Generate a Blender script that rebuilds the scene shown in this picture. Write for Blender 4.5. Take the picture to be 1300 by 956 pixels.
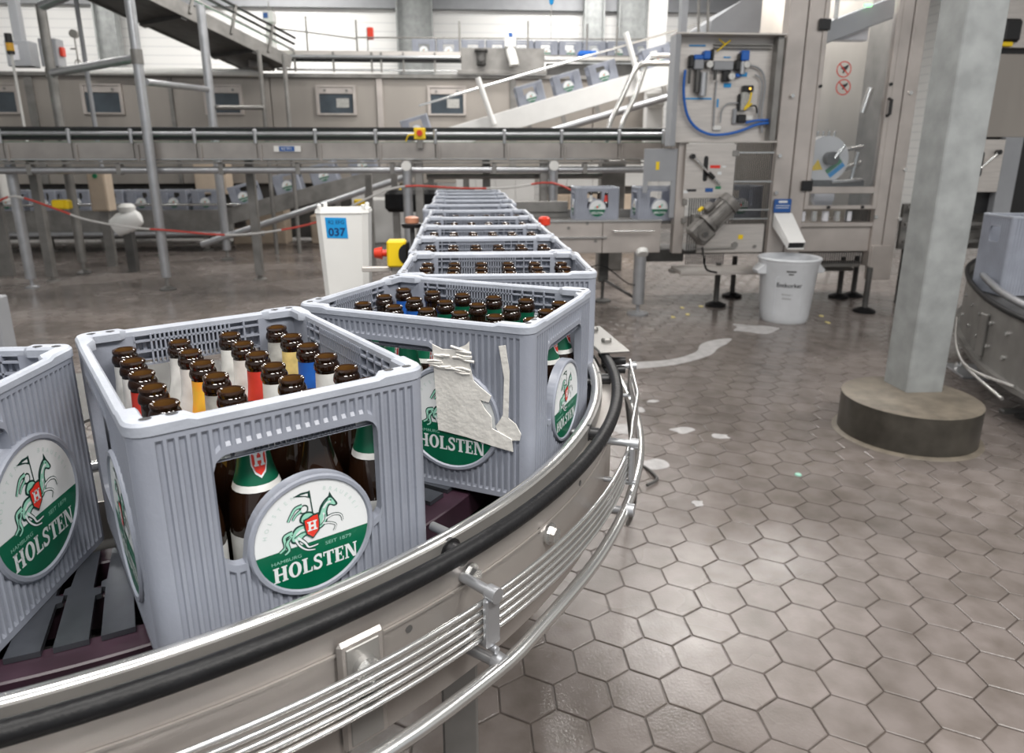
import bpy, bmesh, math, random
from mathutils import Vector, Matrix
random.seed(7)
for o in list(bpy.data.objects): bpy.data.objects.remove(o, do_unlink=True)
scene = bpy.context.scene
COL = scene.collection
PI = math.pi

# ------------------------------------------------------------------ camera
CAM_Z = 1.45
cam_d = bpy.data.cameras.new('camera'); cam = bpy.data.objects.new('camera', cam_d); COL.objects.link(cam)
cam.location = (0, 0, CAM_Z)
cam.rotation_euler = (PI/2 - 0.2677, 0, -0.0702)
cam_d.sensor_fit = 'HORIZONTAL'; cam_d.sensor_width = 36.0
cam_d.lens = 36.0 * 875.9 / 1300.0
cam_d.shift_y = -(478.0 - 433.5) / 1300.0
cam_d.clip_start = 0.02; cam_d.clip_end = 100
cam_d.dof.use_dof = True; cam_d.dof.focus_distance = 0.95; cam_d.dof.aperture_fstop = 7.1
scene.camera = cam

# ------------------------------------------------------------------ world, lamps, exposure
world = bpy.data.worlds.new('hall_air'); scene.world = world; world.use_nodes = True
world.node_tree.nodes['Background'].inputs[0].default_value = (0.93, 0.97, 1.0, 1)
world.node_tree.nodes['Background'].inputs[1].default_value = 0.35
def lamp(name, loc, sx, sy, power, col=(1, 0.97, 0.93), rx=0.0):
    d = bpy.data.lights.new(name, 'AREA'); d.shape = 'RECTANGLE'; d.size = sx; d.size_y = sy
    d.energy = power; d.color = col
    o = bpy.data.objects.new(name, d); COL.objects.link(o); o.location = loc; o.rotation_euler = (rx, 0, 0)
    return o
for (x, y, p) in [(-5.5, 2.5, 60), (-1.0, 0.8, 105), (2.6, -1.2, 200), (-0.2, -2.6, 140), (-5.0, 8.8, 120), (-0.3, 6.2, 80), (3.5, 8.5, 180),
                  (0.4, 10.4, 130), (-3.5, 14.2, 125), (2.5, 14.2, 125), (-8.0, 13.6, 95), (4.6, 1.2, 85)]:
    lamp('ceiling_and_fill_lamp', (x, y, 5.2), 2.4, 0.5, p)  # those behind the camera and near the far cabinets are added fill
lamp('machine_fill_light', (3.45, 6.75, 3.45), 0.5, 0.25, 26)  # unseen fill light, added to brighten the machine interior
scene.view_settings.view_transform = 'Standard'; scene.view_settings.look = 'None'
scene.view_settings.gamma = 1.0; scene.view_settings.use_curve_mapping = False
scene.view_settings.exposure = 0.58

# ------------------------------------------------------------------ materials
MAT = {}
def mat(name, col, rough=0.5, metal=0.0, noise=0.0, nscale=8.0, bump=0.0, bscale=60.0, stretch=None, spec=0.5,
        rvar=0.0, coat=0.0, trans=0.0, emit=None, estr=0.0, col2=None):
    m = bpy.data.materials.new(name); m.use_nodes = True
    nt = m.node_tree; b = nt.nodes['Principled BSDF']
    b.inputs['Base Color'].default_value = (*col, 1); b.inputs['Roughness'].default_value = rough
    b.inputs['Metallic'].default_value = metal; b.inputs['Specular IOR Level'].default_value = spec
    b.inputs['Coat Weight'].default_value = coat; b.inputs['Transmission Weight'].default_value = trans
    if emit: b.inputs['Emission Color'].default_value = (*emit, 1); b.inputs['Emission Strength'].default_value = estr
    if noise or bump or rvar:
        tc = nt.nodes.new('ShaderNodeTexCoord'); mp = nt.nodes.new('ShaderNodeMapping')
        nt.links.new(tc.outputs['Object'], mp.inputs['Vector'])
        if stretch: mp.inputs['Scale'].default_value = stretch
        n = nt.nodes.new('ShaderNodeTexNoise'); n.inputs['Scale'].default_value = nscale; n.inputs['Detail'].default_value = 5
        nt.links.new(mp.outputs['Vector'], n.inputs['Vector'])
        if noise:
            r = nt.nodes.new('ShaderNodeValToRGB')
            c2 = col2 or tuple(c * (1 - noise) for c in col)
            r.color_ramp.elements[0].position = 0.3; r.color_ramp.elements[1].position = 0.7
            r.color_ramp.elements[0].color = (*c2, 1); r.color_ramp.elements[1].color = (*tuple(min(1, c * (1 + noise * 0.5)) for c in col), 1)
            nt.links.new(n.outputs['Fac'], r.inputs['Fac']); nt.links.new(r.outputs['Color'], b.inputs['Base Color'])
        if rvar:
            mr = nt.nodes.new('ShaderNodeMapRange'); mr.inputs['To Min'].default_value = max(0.03, rough - rvar); mr.inputs['To Max'].default_value = min(1, rough + rvar)
            nt.links.new(n.outputs['Fac'], mr.inputs['Value']); nt.links.new(mr.outputs['Result'], b.inputs['Roughness'])
        if bump:
            n2 = nt.nodes.new('ShaderNodeTexNoise'); n2.inputs['Scale'].default_value = bscale; n2.inputs['Detail'].default_value = 3
            nt.links.new(mp.outputs['Vector'], n2.inputs['Vector'])
            bp = nt.nodes.new('ShaderNodeBump'); bp.inputs['Strength'].default_value = bump; bp.inputs['Distance'].default_value = 0.01
            nt.links.new(n2.outputs['Fac'], bp.inputs['Height']); nt.links.new(bp.outputs['Normal'], b.inputs['Normal'])
    MAT[name] = m; return m
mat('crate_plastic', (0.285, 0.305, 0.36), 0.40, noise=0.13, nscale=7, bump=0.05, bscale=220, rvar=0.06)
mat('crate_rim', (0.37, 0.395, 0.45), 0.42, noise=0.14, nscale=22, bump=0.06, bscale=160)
mat('crate_hole_shade', (0.03, 0.03, 0.035), 0.6)  # shade of the rim holes, laid on as flat dark ovals
mat('label_white', (0.72, 0.74, 0.75), 0.35)
mat('label_green', (0.0, 0.115, 0.055), 0.35, noise=0.1, nscale=30)
mat('label_red', (0.72, 0.035, 0.02), 0.35)
mat('label_teal', (0.30, 0.60, 0.47), 0.4)
mat('label_ink', (0.008, 0.045, 0.035), 0.4)
mat('label_pale', (0.50, 0.62, 0.58), 0.4)
mat('label_mint', (0.25, 0.50, 0.40), 0.4)
mat('brown_glass', (0.014, 0.006, 0.003), 0.06, spec=0.6)
mat('mouth_glow', (0.10, 0.048, 0.014), 0.12, spec=0.6)  # light glowing through the bottle mouth, put into the inner wall's colour
mat('lip_highlight', (0.030, 0.014, 0.007), 0.05, spec=1.0)  # brown glass lightened to carry the highlight along the lip
mat('paper_white', (0.66, 0.66, 0.64), 0.55, noise=0.2, nscale=40)
mat('paper_grey', (0.42, 0.42, 0.40), 0.55, noise=0.35, nscale=60)
mat('paper_red', (0.58, 0.04, 0.025), 0.5, noise=0.2, nscale=40)
mat('paper_yellow', (0.70, 0.55, 0.20), 0.5, noise=0.3, nscale=50)
mat('paper_orange', (0.80, 0.30, 0.03), 0.5, noise=0.35, nscale=50, col2=(0.75, 0.55, 0.05))
mat('paper_blue', (0.01, 0.10, 0.42), 0.5, noise=0.25, nscale=30)
mat('paper_green', (0.0, 0.085, 0.042), 0.4, noise=0.2, nscale=30)
mat('torn_paper', (0.72, 0.70, 0.66), 0.85, noise=0.12, nscale=45, bump=0.12, bscale=120)
mat('steel', (0.60, 0.565, 0.535), 0.38, metal=0.5, noise=0.12, nscale=5, bump=0.03, bscale=40, stretch=(1, 1, 14), rvar=0.08)
mat('steel_panel', (0.53, 0.485, 0.455), 0.38, metal=0.5, noise=0.16, nscale=4, rvar=0.08, bump=0.02, bscale=50)
mat('conveyor_sheet', (0.40, 0.372, 0.350), 0.36, metal=0.6, noise=0.16, nscale=4, rvar=0.08, bump=0.02, bscale=50)
mat('steel_bright', (0.68, 0.68, 0.67), 0.22, metal=0.9, noise=0.06, nscale=20)
mat('steel_tube', (0.45, 0.46, 0.48), 0.34, metal=0.7, noise=0.12, nscale=10)
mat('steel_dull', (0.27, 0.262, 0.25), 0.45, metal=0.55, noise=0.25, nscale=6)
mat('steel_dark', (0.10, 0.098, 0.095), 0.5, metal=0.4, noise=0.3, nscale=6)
mat('washer_sheet', (0.37, 0.34, 0.31), 0.42, metal=0.45, noise=0.14, nscale=1.6, stretch=(1.2, 1, 0.25), rvar=0.08)
mat('grey_paint', (0.30, 0.31, 0.33), 0.45, noise=0.08, nscale=6)
mat('grey_motor', (0.19, 0.18, 0.17), 0.5, metal=0.3, noise=0.4, nscale=14, bump=0.1, bscale=60)
mat('chain_steel', (0.13, 0.14, 0.16), 0.33, metal=0.75, noise=0.3, nscale=14, rvar=0.12)
mat('purple_plastic', (0.030, 0.013, 0.022), 0.4, noise=0.3, nscale=20)
mat('black_rubber', (0.008, 0.008, 0.009), 0.45, spec=0.25, noise=0.3, nscale=25, bump=0.1, bscale=120)
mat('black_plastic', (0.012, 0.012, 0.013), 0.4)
mat('white_plastic', (0.72, 0.72, 0.70), 0.42, noise=0.06, nscale=5)
mat('white_sheet', (0.76, 0.76, 0.75), 0.5, noise=0.05, nscale=5)
mat('peach_box', (0.56, 0.46, 0.36), 0.5, noise=0.12, nscale=5)
mat('bin_plastic', (0.64, 0.66, 0.69), 0.42, noise=0.08, nscale=7)
mat('galvanised', (0.33, 0.345, 0.345), 0.50, metal=0.25, noise=0.20, nscale=9, bump=0.06, bscale=70, rvar=0.1)
mat('base_sheet', (0.085, 0.078, 0.066), 0.36, metal=0.5, noise=0.35, nscale=9, rvar=0.12)
mat('base_top', (0.15, 0.128, 0.10), 0.55, noise=0.35, nscale=12)
mat('yellow_paint', (0.80, 0.56, 0.01), 0.45)
mat('red_paint', (0.62, 0.04, 0.015), 0.4)
mat('tape_red', (0.45, 0.06, 0.045), 0.5)
mat('tape_white', (0.50, 0.49, 0.48), 0.5)
mat('blue_plastic', (0.012, 0.12, 0.48), 0.4)
mat('blue_sticker', (0.01, 0.27, 0.62), 0.4)
mat('blue_ink', (0.004, 0.035, 0.14), 0.45)
mat('navy_sign', (0.02, 0.09, 0.30), 0.4)
mat('ink', (0.02, 0.02, 0.025), 0.5)
mat('green_belt', (0.02, 0.22, 0.10), 0.5)
mat('orange_copper', (0.55, 0.24, 0.14), 0.4)
mat('window_glass', (0.055, 0.07, 0.085), 0.12, spec=0.6, noise=0.3, nscale=3)
mat('foam', (0.40, 0.39, 0.39), 0.5, noise=0.25, nscale=18, bump=0.3, bscale=60)
mat('pale_debris', (0.72, 0.62, 0.28), 0.6)
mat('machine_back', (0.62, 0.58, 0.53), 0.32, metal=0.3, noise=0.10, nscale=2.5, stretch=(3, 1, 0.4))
mat('inner_white', (0.62, 0.62, 0.66), 0.4)
mat('amber_lamp', (0.9, 0.5, 0.05), 0.4, emit=(1.0, 0.55, 0.08), estr=1.6)
mat('green_lamp', (0.2, 0.9, 0.3), 0.4, emit=(0.35, 1.0, 0.4), estr=1.5)
# acrylic pane
m = bpy.data.materials.new('acrylic'); m.use_nodes = True; nt = m.node_tree
for n in list(nt.nodes): nt.nodes.remove(n)
o_ = nt.nodes.new('ShaderNodeOutputMaterial'); mx = nt.nodes.new('ShaderNodeMixShader'); tr = nt.nodes.new('ShaderNodeBsdfTransparent'); gl = nt.nodes.new('ShaderNodeBsdfGlossy')
tr.inputs[0].default_value = (0.93, 0.94, 0.95, 1); gl.inputs['Roughness'].default_value = 0.12; mx.inputs[0].default_value = 0.07
nt.links.new(tr.outputs[0], mx.inputs[1]); nt.links.new(gl.outputs[0], mx.inputs[2]); nt.links.new(mx.outputs[0], o_.inputs[0]); MAT['acrylic'] = m
# hall wall: white sheet cladding with fine horizontal joints
mat('wheel_grey', (0.68, 0.68, 0.69), 0.35, metal=0.2)
m = mat('hall_cladding', (0.78, 0.78, 0.77), 0.5)
nt = m.node_tree; b = nt.nodes['Principled BSDF']
g = nt.nodes.new('ShaderNodeNewGeometry'); sx = nt.nodes.new('ShaderNodeSeparateXYZ'); nt.links.new(g.outputs['Position'], sx.inputs[0])
ml = nt.nodes.new('ShaderNodeMath'); ml.operation = 'MULTIPLY'; ml.inputs[1].default_value = 1 / 0.17; nt.links.new(sx.outputs['Z'], ml.inputs[0])
fr = nt.nodes.new('ShaderNodeMath'); fr.operation = 'FRACT'; nt.links.new(ml.outputs[0], fr.inputs[0])
rp = nt.nodes.new('ShaderNodeValToRGB'); rp.color_ramp.elements[0].color = (0.55, 0.56, 0.57, 1); rp.color_ramp.elements[0].position = 0.0
rp.color_ramp.elements[1].color = (0.80, 0.80, 0.79, 1); rp.color_ramp.elements[1].position = 0.14
nt.links.new(fr.outputs[0], rp.inputs['Fac']); nt.links.new(rp.outputs['Color'], b.inputs['Base Color'])
# wet hexagonal floor tile
m = mat('floor_tile', (0.23, 0.19, 0.18), 0.5)
nt = m.node_tree; b = nt.nodes['Principled BSDF']
g = nt.nodes.new('ShaderNodeNewGeometry'); at = nt.nodes.new('ShaderNodeAttribute'); at.attribute_name = 'tint'
oi = nt.nodes.new('ShaderNodeObjectInfo')
ad = nt.nodes.new('ShaderNodeMath'); ad.operation = 'ADD'; nt.links.new(at.outputs['Fac'], ad.inputs[0]); nt.links.new(oi.outputs['Random'], ad.inputs[1])
fr = nt.nodes.new('ShaderNodeMath'); fr.operation = 'FRACT'; nt.links.new(ad.outputs[0], fr.inputs[0])
r1 = nt.nodes.new('ShaderNodeValToRGB')
r1.color_ramp.elements[0].color = (0.168, 0.147, 0.139, 1); r1.color_ramp.elements[1].color = (0.202, 0.177, 0.168, 1)
nt.links.new(fr.outputs[0], r1.inputs['Fac'])
n1 = nt.nodes.new('ShaderNodeTexNoise'); n1.inputs['Scale'].default_value = 9; n1.inputs['Detail'].default_value = 6; nt.links.new(g.outputs['Position'], n1.inputs['Vector'])
n2 = nt.nodes.new('ShaderNodeTexNoise'); n2.inputs['Scale'].default_value = 0.9; n2.inputs['Detail'].default_value = 4; nt.links.new(g.outputs['Position'], n2.inputs['Vector'])
d1 = nt.nodes.new('ShaderNodeMixRGB'); d1.blend_type = 'MULTIPLY'; d1.inputs[0].default_value = 1
r2 = nt.nodes.new('ShaderNodeValToRGB'); r2.color_ramp.elements[0].position = 0.30; r2.color_ramp.elements[0].color = (0.72, 0.70, 0.66, 1)
r2.color_ramp.elements[1].position = 0.62; r2.color_ramp.elements[1].color = (1.06, 1.05, 1.04, 1)
nt.links.new(n1.outputs['Fac'], r2.inputs['Fac']); nt.links.new(r1.outputs['Color'], d1.inputs[1]); nt.links.new(r2.outputs['Color'], d1.inputs[2])
wet = nt.nodes.new('ShaderNodeValToRGB'); wet.color_ramp.elements[0].position = 0.42; wet.color_ramp.elements[1].position = 0.60
nt.links.new(n2.outputs['Fac'], wet.inputs['Fac'])
d2 = nt.nodes.new('ShaderNodeMixRGB'); d2.blend_type = 'MULTIPLY'; nt.links.new(wet.outputs['Color'], d2.inputs[0]); nt.links.new(d1.outputs[0], d2.inputs[1]); d2.inputs[2].default_value = (0.74, 0.74, 0.73, 1)
nt.links.new(d2.outputs[0], b.inputs['Base Color'])
mr = nt.nodes.new('ShaderNodeMapRange'); mr.inputs['To Min'].default_value = 0.30; mr.inputs['To Max'].default_value = 0.10; nt.links.new(wet.outputs['Color'], mr.inputs['Value'])
nt.links.new(mr.outputs[0], b.inputs['Roughness'])
n3 = nt.nodes.new('ShaderNodeTexNoise'); n3.inputs['Scale'].default_value = 120; n3.inputs['Detail'].default_value = 4; nt.links.new(g.outputs['Position'], n3.inputs['Vector'])
bp = nt.nodes.new('ShaderNodeBump'); bp.inputs['Strength'].default_value = 0.14; bp.inputs['Distance'].default_value = 0.004; nt.links.new(n3.outputs['Fac'], bp.inputs['Height']); nt.links.new(bp.outputs['Normal'], b.inputs['Normal'])
mat('grout', (0.075, 0.06, 0.052), 0.35, noise=0.4, nscale=14)

# ------------------------------------------------------------------ mesh builder
class MB:
    def __init__(s): s.v = []; s.f = []; s.m = []; s.cur = 0
    def add(s, verts, faces):
        b = len(s.v); s.v += [tuple(p) for p in verts]
        for f in faces: s.f.append([b + i for i in f]); s.m.append(s.cur)
        return s
    def face(s, *pts): return s.add(pts, [list(range(len(pts)))])
    def box(s, x0, x1, y0, y1, z0, z1, b=0.0, M=None):
        if b <= 0:
            V = [(x, y, z) for z in (z0, z1) for y in (y0, y1) for x in (x0, x1)]
            F = [(0, 2, 3, 1), (4, 5, 7, 6), (0, 1, 5, 4), (2, 6, 7, 3), (0, 4, 6, 2), (1, 3, 7, 5)]
        else:
            b = min(b, abs(x1 - x0) / 2.1, abs(y1 - y0) / 2.1, abs(z1 - z0) / 2.1)
            V = []; idx = {}
            for sx in (0, 1):
                for sy in (0, 1):
                    for sz in (0, 1):
                        X, Y, Z = (x0, x1)[sx], (y0, y1)[sy], (z0, z1)[sz]
                        dx, dy, dz = (b, -b)[sx], (b, -b)[sy], (b, -b)[sz]
                        idx[sx, sy, sz, 0] = len(V); V.append((X, Y + dy, Z + dz))
                        idx[sx, sy, sz, 1] = len(V); V.append((X + dx, Y, Z + dz))
                        idx[sx, sy, sz, 2] = len(V); V.append((X + dx, Y + dy, Z))
            I = lambda x, y, z, k: idx[x, y, z, k]
            F = []
            for s_ in (0, 1):
                F.append([I(s_, 0, 0, 0), I(s_, 1, 0, 0), I(s_, 1, 1, 0), I(s_, 0, 1, 0)])
                F.append([I(0, s_, 0, 1), I(1, s_, 0, 1), I(1, s_, 1, 1), I(0, s_, 1, 1)])
                F.append([I(0, 0, s_, 2), I(1, 0, s_, 2), I(1, 1, s_, 2), I(0, 1, s_, 2)])
            for a in (0, 1):
                for c in (0, 1):
                    F.append([I(a, c, 0, 0), I(a, c, 1, 0), I(a, c, 1, 1), I(a, c, 0, 1)])
                    F.append([I(a, 0, c, 0), I(a, 1, c, 0), I(a, 1, c, 2), I(a, 0, c, 2)])
                    F.append([I(0, a, c, 1), I(1, a, c, 1), I(1, a, c, 2), I(0, a, c, 2)])
                    for e in (0, 1): F.append([I(a, c, e, 0), I(a, c, e, 1), I(a, c, e, 2)])
        if M is not None: V = [tuple(M @ Vector(p)) for p in V]
        return s.add(V, F)
    def tube(s, pts, r, n=10, closed=False, caps=True, r2=None):
        P = [Vector(p) for p in pts]; k = len(P); V = []; F = []
        if n > 6: n = max(n, 11)
        up = None
        for i in range(k):
            if closed: t = P[(i + 1) % k] - P[i - 1]
            else: t = P[min(i + 1, k - 1)] - P[max(i - 1, 0)]
            t.normalize()
            if up is None:
                up = Vector((0, 0, 1)) if abs(t.z) < 0.9 else Vector((1, 0, 0))
            a = up - t * up.dot(t)
            if a.length < 1e-6: a = t.orthogonal()
            a.normalize(); up = a; c = t.cross(a)
            rr = r if r2 is None else r + (r2 - r) * i / (k - 1)
            for j in range(n):
                q = 2 * PI * j / n; V.append(P[i] + (a * math.cos(q) + c * math.sin(q)) * rr)
        for i in range(k if closed else k - 1):
            for j in range(n):
                a_, b_ = i * n + j, i * n + (j + 1) % n; i2 = (i + 1) % k
                F.append([a_, b_, i2 * n + (j + 1) % n, i2 * n + j])
        if caps and not closed: F += [list(range(n))[::-1], [(k - 1) * n + j for j in range(n)]]
        return s.add(V, F)
    def cyl(s, p0, p1, r, n=14, r2=None): return s.tube([p0, p1], r, n, r2=r2)
    def lathe(s, prof, n=20, o=(0, 0, 0), cap0=False, cap1=False):
        V = []; F = []
        for r, z in prof:
            for j in range(n): q = 2 * PI * j / n; V.append((o[0] + r * math.cos(q), o[1] + r * math.sin(q), o[2] + z))
        for i in range(len(prof) - 1):
            for j in range(n): F.append([i * n + j, i * n + (j + 1) % n, (i + 1) * n + (j + 1) % n, (i + 1) * n + j])
        if cap0: F.append(list(range(n))[::-1])
        if cap1: F.append([(len(prof) - 1) * n + j for j in range(n)])
        return s.add(V, F)
    def prism(s, poly, f0, f1):
        # poly: list of 2D; f0/f1 map (a,b)->3D for the two faces
        n = len(poly); V = [f0(*p) for p in poly] + [f1(*p) for p in poly]
        F = [list(range(n)), list(range(n, 2 * n))[::-1]] + [[i, (i + 1) % n, n + (i + 1) % n, n + i] for i in range(n)]
        return s.add(V, F)
    def arc(s, c, a0, a1, n, sec, closed=True):
        # sweep a (r,z) section around c from angle a0 to a1 (radians)
        k = len(sec); V = []; F = []
        for i in range(n + 1):
            a = a0 + (a1 - a0) * i / n
            for r, z in sec: V.append((c[0] + r * math.cos(a), c[1] + r * math.sin(a), z))
        for i in range(n):
            for j in range(k if closed else k - 1):
                F.append([i * k + j, i * k + (j + 1) % k, (i + 1) * k + (j + 1) % k, (i + 1) * k + j])
        if closed: F += [list(range(k)), [n * k + j for j in range(k)][::-1]]
        return s.add(V, F)
    def mesh(s, name, mats, smooth=True, weld=True):
        me = bpy.data.meshes.new(name); me.from_pydata(s.v, [], s.f)
        if isinstance(mats, str): mats = [mats]
        for q in mats: me.materials.append(MAT[q])
        if len(mats) > 1: me.polygons.foreach_set('material_index', s.m)
        bm = bmesh.new(); bm.from_mesh(me)
        if weld: bmesh.ops.remove_doubles(bm, verts=bm.verts, dist=2e-6)
        bmesh.ops.recalc_face_normals(bm, faces=bm.faces)
        bm.to_mesh(me); bm.free()
        if smooth:
            me.polygons.foreach_set('use_smooth', [True] * len(me.polygons)); me.set_sharp_from_angle(angle=0.6)
        me.update(); return me
    def build(s, name, mats, parent=None, smooth=True, weld=True):
        return link(name, s.mesh(name, mats, smooth, weld), parent)
def link(name, me, parent=None, loc=None, rot=None):
    o = bpy.data.objects.new(name, me); COL.objects.link(o)
    if parent is not None: o.parent = parent
    if loc: o.location = loc
    if rot: o.rotation_euler = rot
    return o
def tag(o, label=None, cat=None, group=None, kind=None):
    if label: o['label'] = label
    if cat: o['category'] = cat
    if group: o['group'] = group
    if kind: o['kind'] = kind
    return o
def thing(name, label, cat, loc=(0, 0, 0), rz=0.0, group=None):
    o = bpy.data.objects.new(name, None); COL.objects.link(o); o.empty_display_size = 0.1
    o.location = loc; o.rotation_euler = (0, 0, rz)
    return tag(o, label, cat, group)
def text_mesh(body, size, bold=0.0, ax='CENTER'):
    c = bpy.data.curves.new('lettering', 'FONT'); c.body = body; c.size = size; c.align_x = ax; c.align_y = 'CENTER'; c.offset = bold; c.resolution_u = 3
    o = bpy.data.objects.new('lettering', c); COL.objects.link(o)
    bpy.context.view_layer.update()
    me = bpy.data.meshes.new_from_object(o.evaluated_get(bpy.context.evaluated_depsgraph_get()))
    bpy.data.objects.remove(o); return me
def add_text(mb, body, size, fn, bold=0.0):
    me = text_mesh(body, size, bold)
    mb.add([fn(v.co.x, v.co.y) for v in me.vertices], [list(p.vertices) for p in me.polygons])
    bpy.data.meshes.remove(me)

# ================================================================== SETTING
fl = MB(); fl.box(-12, 10, -4, 17, -0.06, -0.004)
floor = tag(fl.build('floor', 'grout', smooth=False), 'wet floor of brownish hexagonal clay tiles', None, kind='structure')
HR = 0.0885; PX = HR * math.sqrt(3); PY = HR * 1.5; HX, HY = 1.071, 1.832
def hex_geo(cx, cy, dz=0.0, tx=0.0, ty=0.0):
    V = []; 
    for rr, z in ((HR - 0.0026, -0.006), (HR - 0.0026, -0.0018), (HR - 0.0052, 0.0)):
        for k in range(6):
            a = PI / 6 + k * PI / 3; x, y = rr * math.cos(a), rr * math.sin(a)
            V.append((cx + x, cy + y, z + dz + x * tx + y * ty))
    F = [[12, 13, 14, 15, 16, 17]] + [[6 + k, 6 + (k + 1) % 6, 12 + (k + 1) % 6, 12 + k] for k in range(6)] + [[k, (k + 1) % 6, 6 + (k + 1) % 6, 6 + k] for k in range(6)]
    return V, F
def cam_px(x, y, z):
    c, s_ = math.cos(0.0702), math.sin(0.0702); cp, sp = math.cos(0.2677), math.sin(0.2677)
    xc = x * c - y * s_; yc = x * s_ + y * c; Z = z - CAM_Z
    d = yc * cp - Z * sp
    if d < 0.2: return None
    return 650 + 875.9 * xc / d, 433.5 + 875.9 * -(Z * cp + yc * sp) / d, d
cells = []
for j in range(-16, 88):
    for i in range(-75, 58):
        x = HX + (i + 0.5 * (j % 2)) * PX; y = HY + j * PY
        if x < -11 or x > 9.5 or y < 0.2: continue
        q = cam_px(x, y, 0)
        if q is None or q[0] < -160 or q[0] > 1460 or q[1] > 1120 or y > 15.5: continue
        cells.append((x, y, q))
def clear_view(x, y, q):     # in frame and outside the near conveyor's footprint
    if not (0 < q[0] < 1300 and 250 < q[1] < 956): return False
    if q[0] < 600: return False
    return math.hypot(x + 0.71, y - 1.40) > 1.12 and not (q[0] < 770 and q[1] < 560)
near = sorted([c for c in cells if clear_view(*c)], key=lambda c: c[2][2])[:290]
near_set = set((c[0], c[1]) for c in near)
V, F = hex_geo(0, 0); mb = MB(); mb.add(V, F); hexme = mb.mesh('hex_tile', 'floor_tile', smooth=False)
for x, y, q in near:
    o = link('hex_tile', hexme, floor, (x, y, random.uniform(-0.0009, 0.0005)), (random.uniform(-1, 1) * 0.004, random.uniform(-1, 1) * 0.004, 0))
mb = MB(); tints = []
for x, y, q in cells:
    if (x, y) in near_set: continue
    V, F = hex_geo(x, y, random.uniform(-0.0009, 0.0005), random.uniform(-1, 1) * 0.004, random.uniform(-1, 1) * 0.004)
    mb.add(V, F); tints += [random.random()] * len(F)
me = mb.mesh('hex_tile_field', 'floor_tile', smooth=False, weld=False)
a = me.attributes.new('tint', 'FLOAT', 'FACE'); a.data.foreach_set('value', tints)
tag(link('hex_tile_field', me, floor), kind='stuff')

def struct(name, mb, mats, label=None): return tag(mb.build(name, mats, smooth=False), label, None, kind='structure')
mb = MB(); mb.box(-12, 10, 16.0, 16.2, 0, 6.0); struct('wall_back', mb, 'hall_cladding', 'white ribbed cladding wall at the far end of the hall')
mb = MB(); mb.box(-12.2, -12, -4, 16.2, 0, 6.0); struct('wall_left', mb, 'hall_cladding')
mb = MB(); mb.box(10, 10.2, -4, 16.2, 0, 6.0); struct('wall_right', mb, 'hall_cladding')
mb = MB(); mb.box(-12.2, 10.2, -4, 16.2, 6.0, 6.2); struct('ceiling', mb, 'grey_paint')
mb = MB(); mb.box(-12, 10, 15.86, 15.995, 4.35, 4.75); struct('trim_1', mb, 'grey_paint', 'grey band along the top of the far white wall')
def hall_column(x0, x1, y, label, mname='galvanised', z1=6.0):
    t = thing('steel_column', label, 'column', ((x0 + x1) / 2, y, 0), 0, 'steel columns along the far wall')
    w = (x1 - x0) / 2
    for n_, a_, c_, d_, e_ in (('flange', -w, -w + 0.03, -0.12, 0.12), ('flange', w - 0.03, w, -0.12, 0.12), ('web', -w + 0.03, w - 0.03, -0.012, 0.012)):
        mb = MB(); mb.box(a_, c_, d_, e_, 0, z1); mb.build(n_, mname, t, smooth=False)
hall_column(-7.32, -6.90, 15.7, 'grey steel column against the white wall at far left')
hall_column(-1.30, -0.55, 15.7, 'wide grey steel column on the far wall right of the red alarm box')
hall_column(2.62, 3.05, 15.7, 'grey steel column behind the upper row of crates')
hall_column(3.35, 3.95, 15.7, 'grey steel column just right of the ladder rails')

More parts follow.
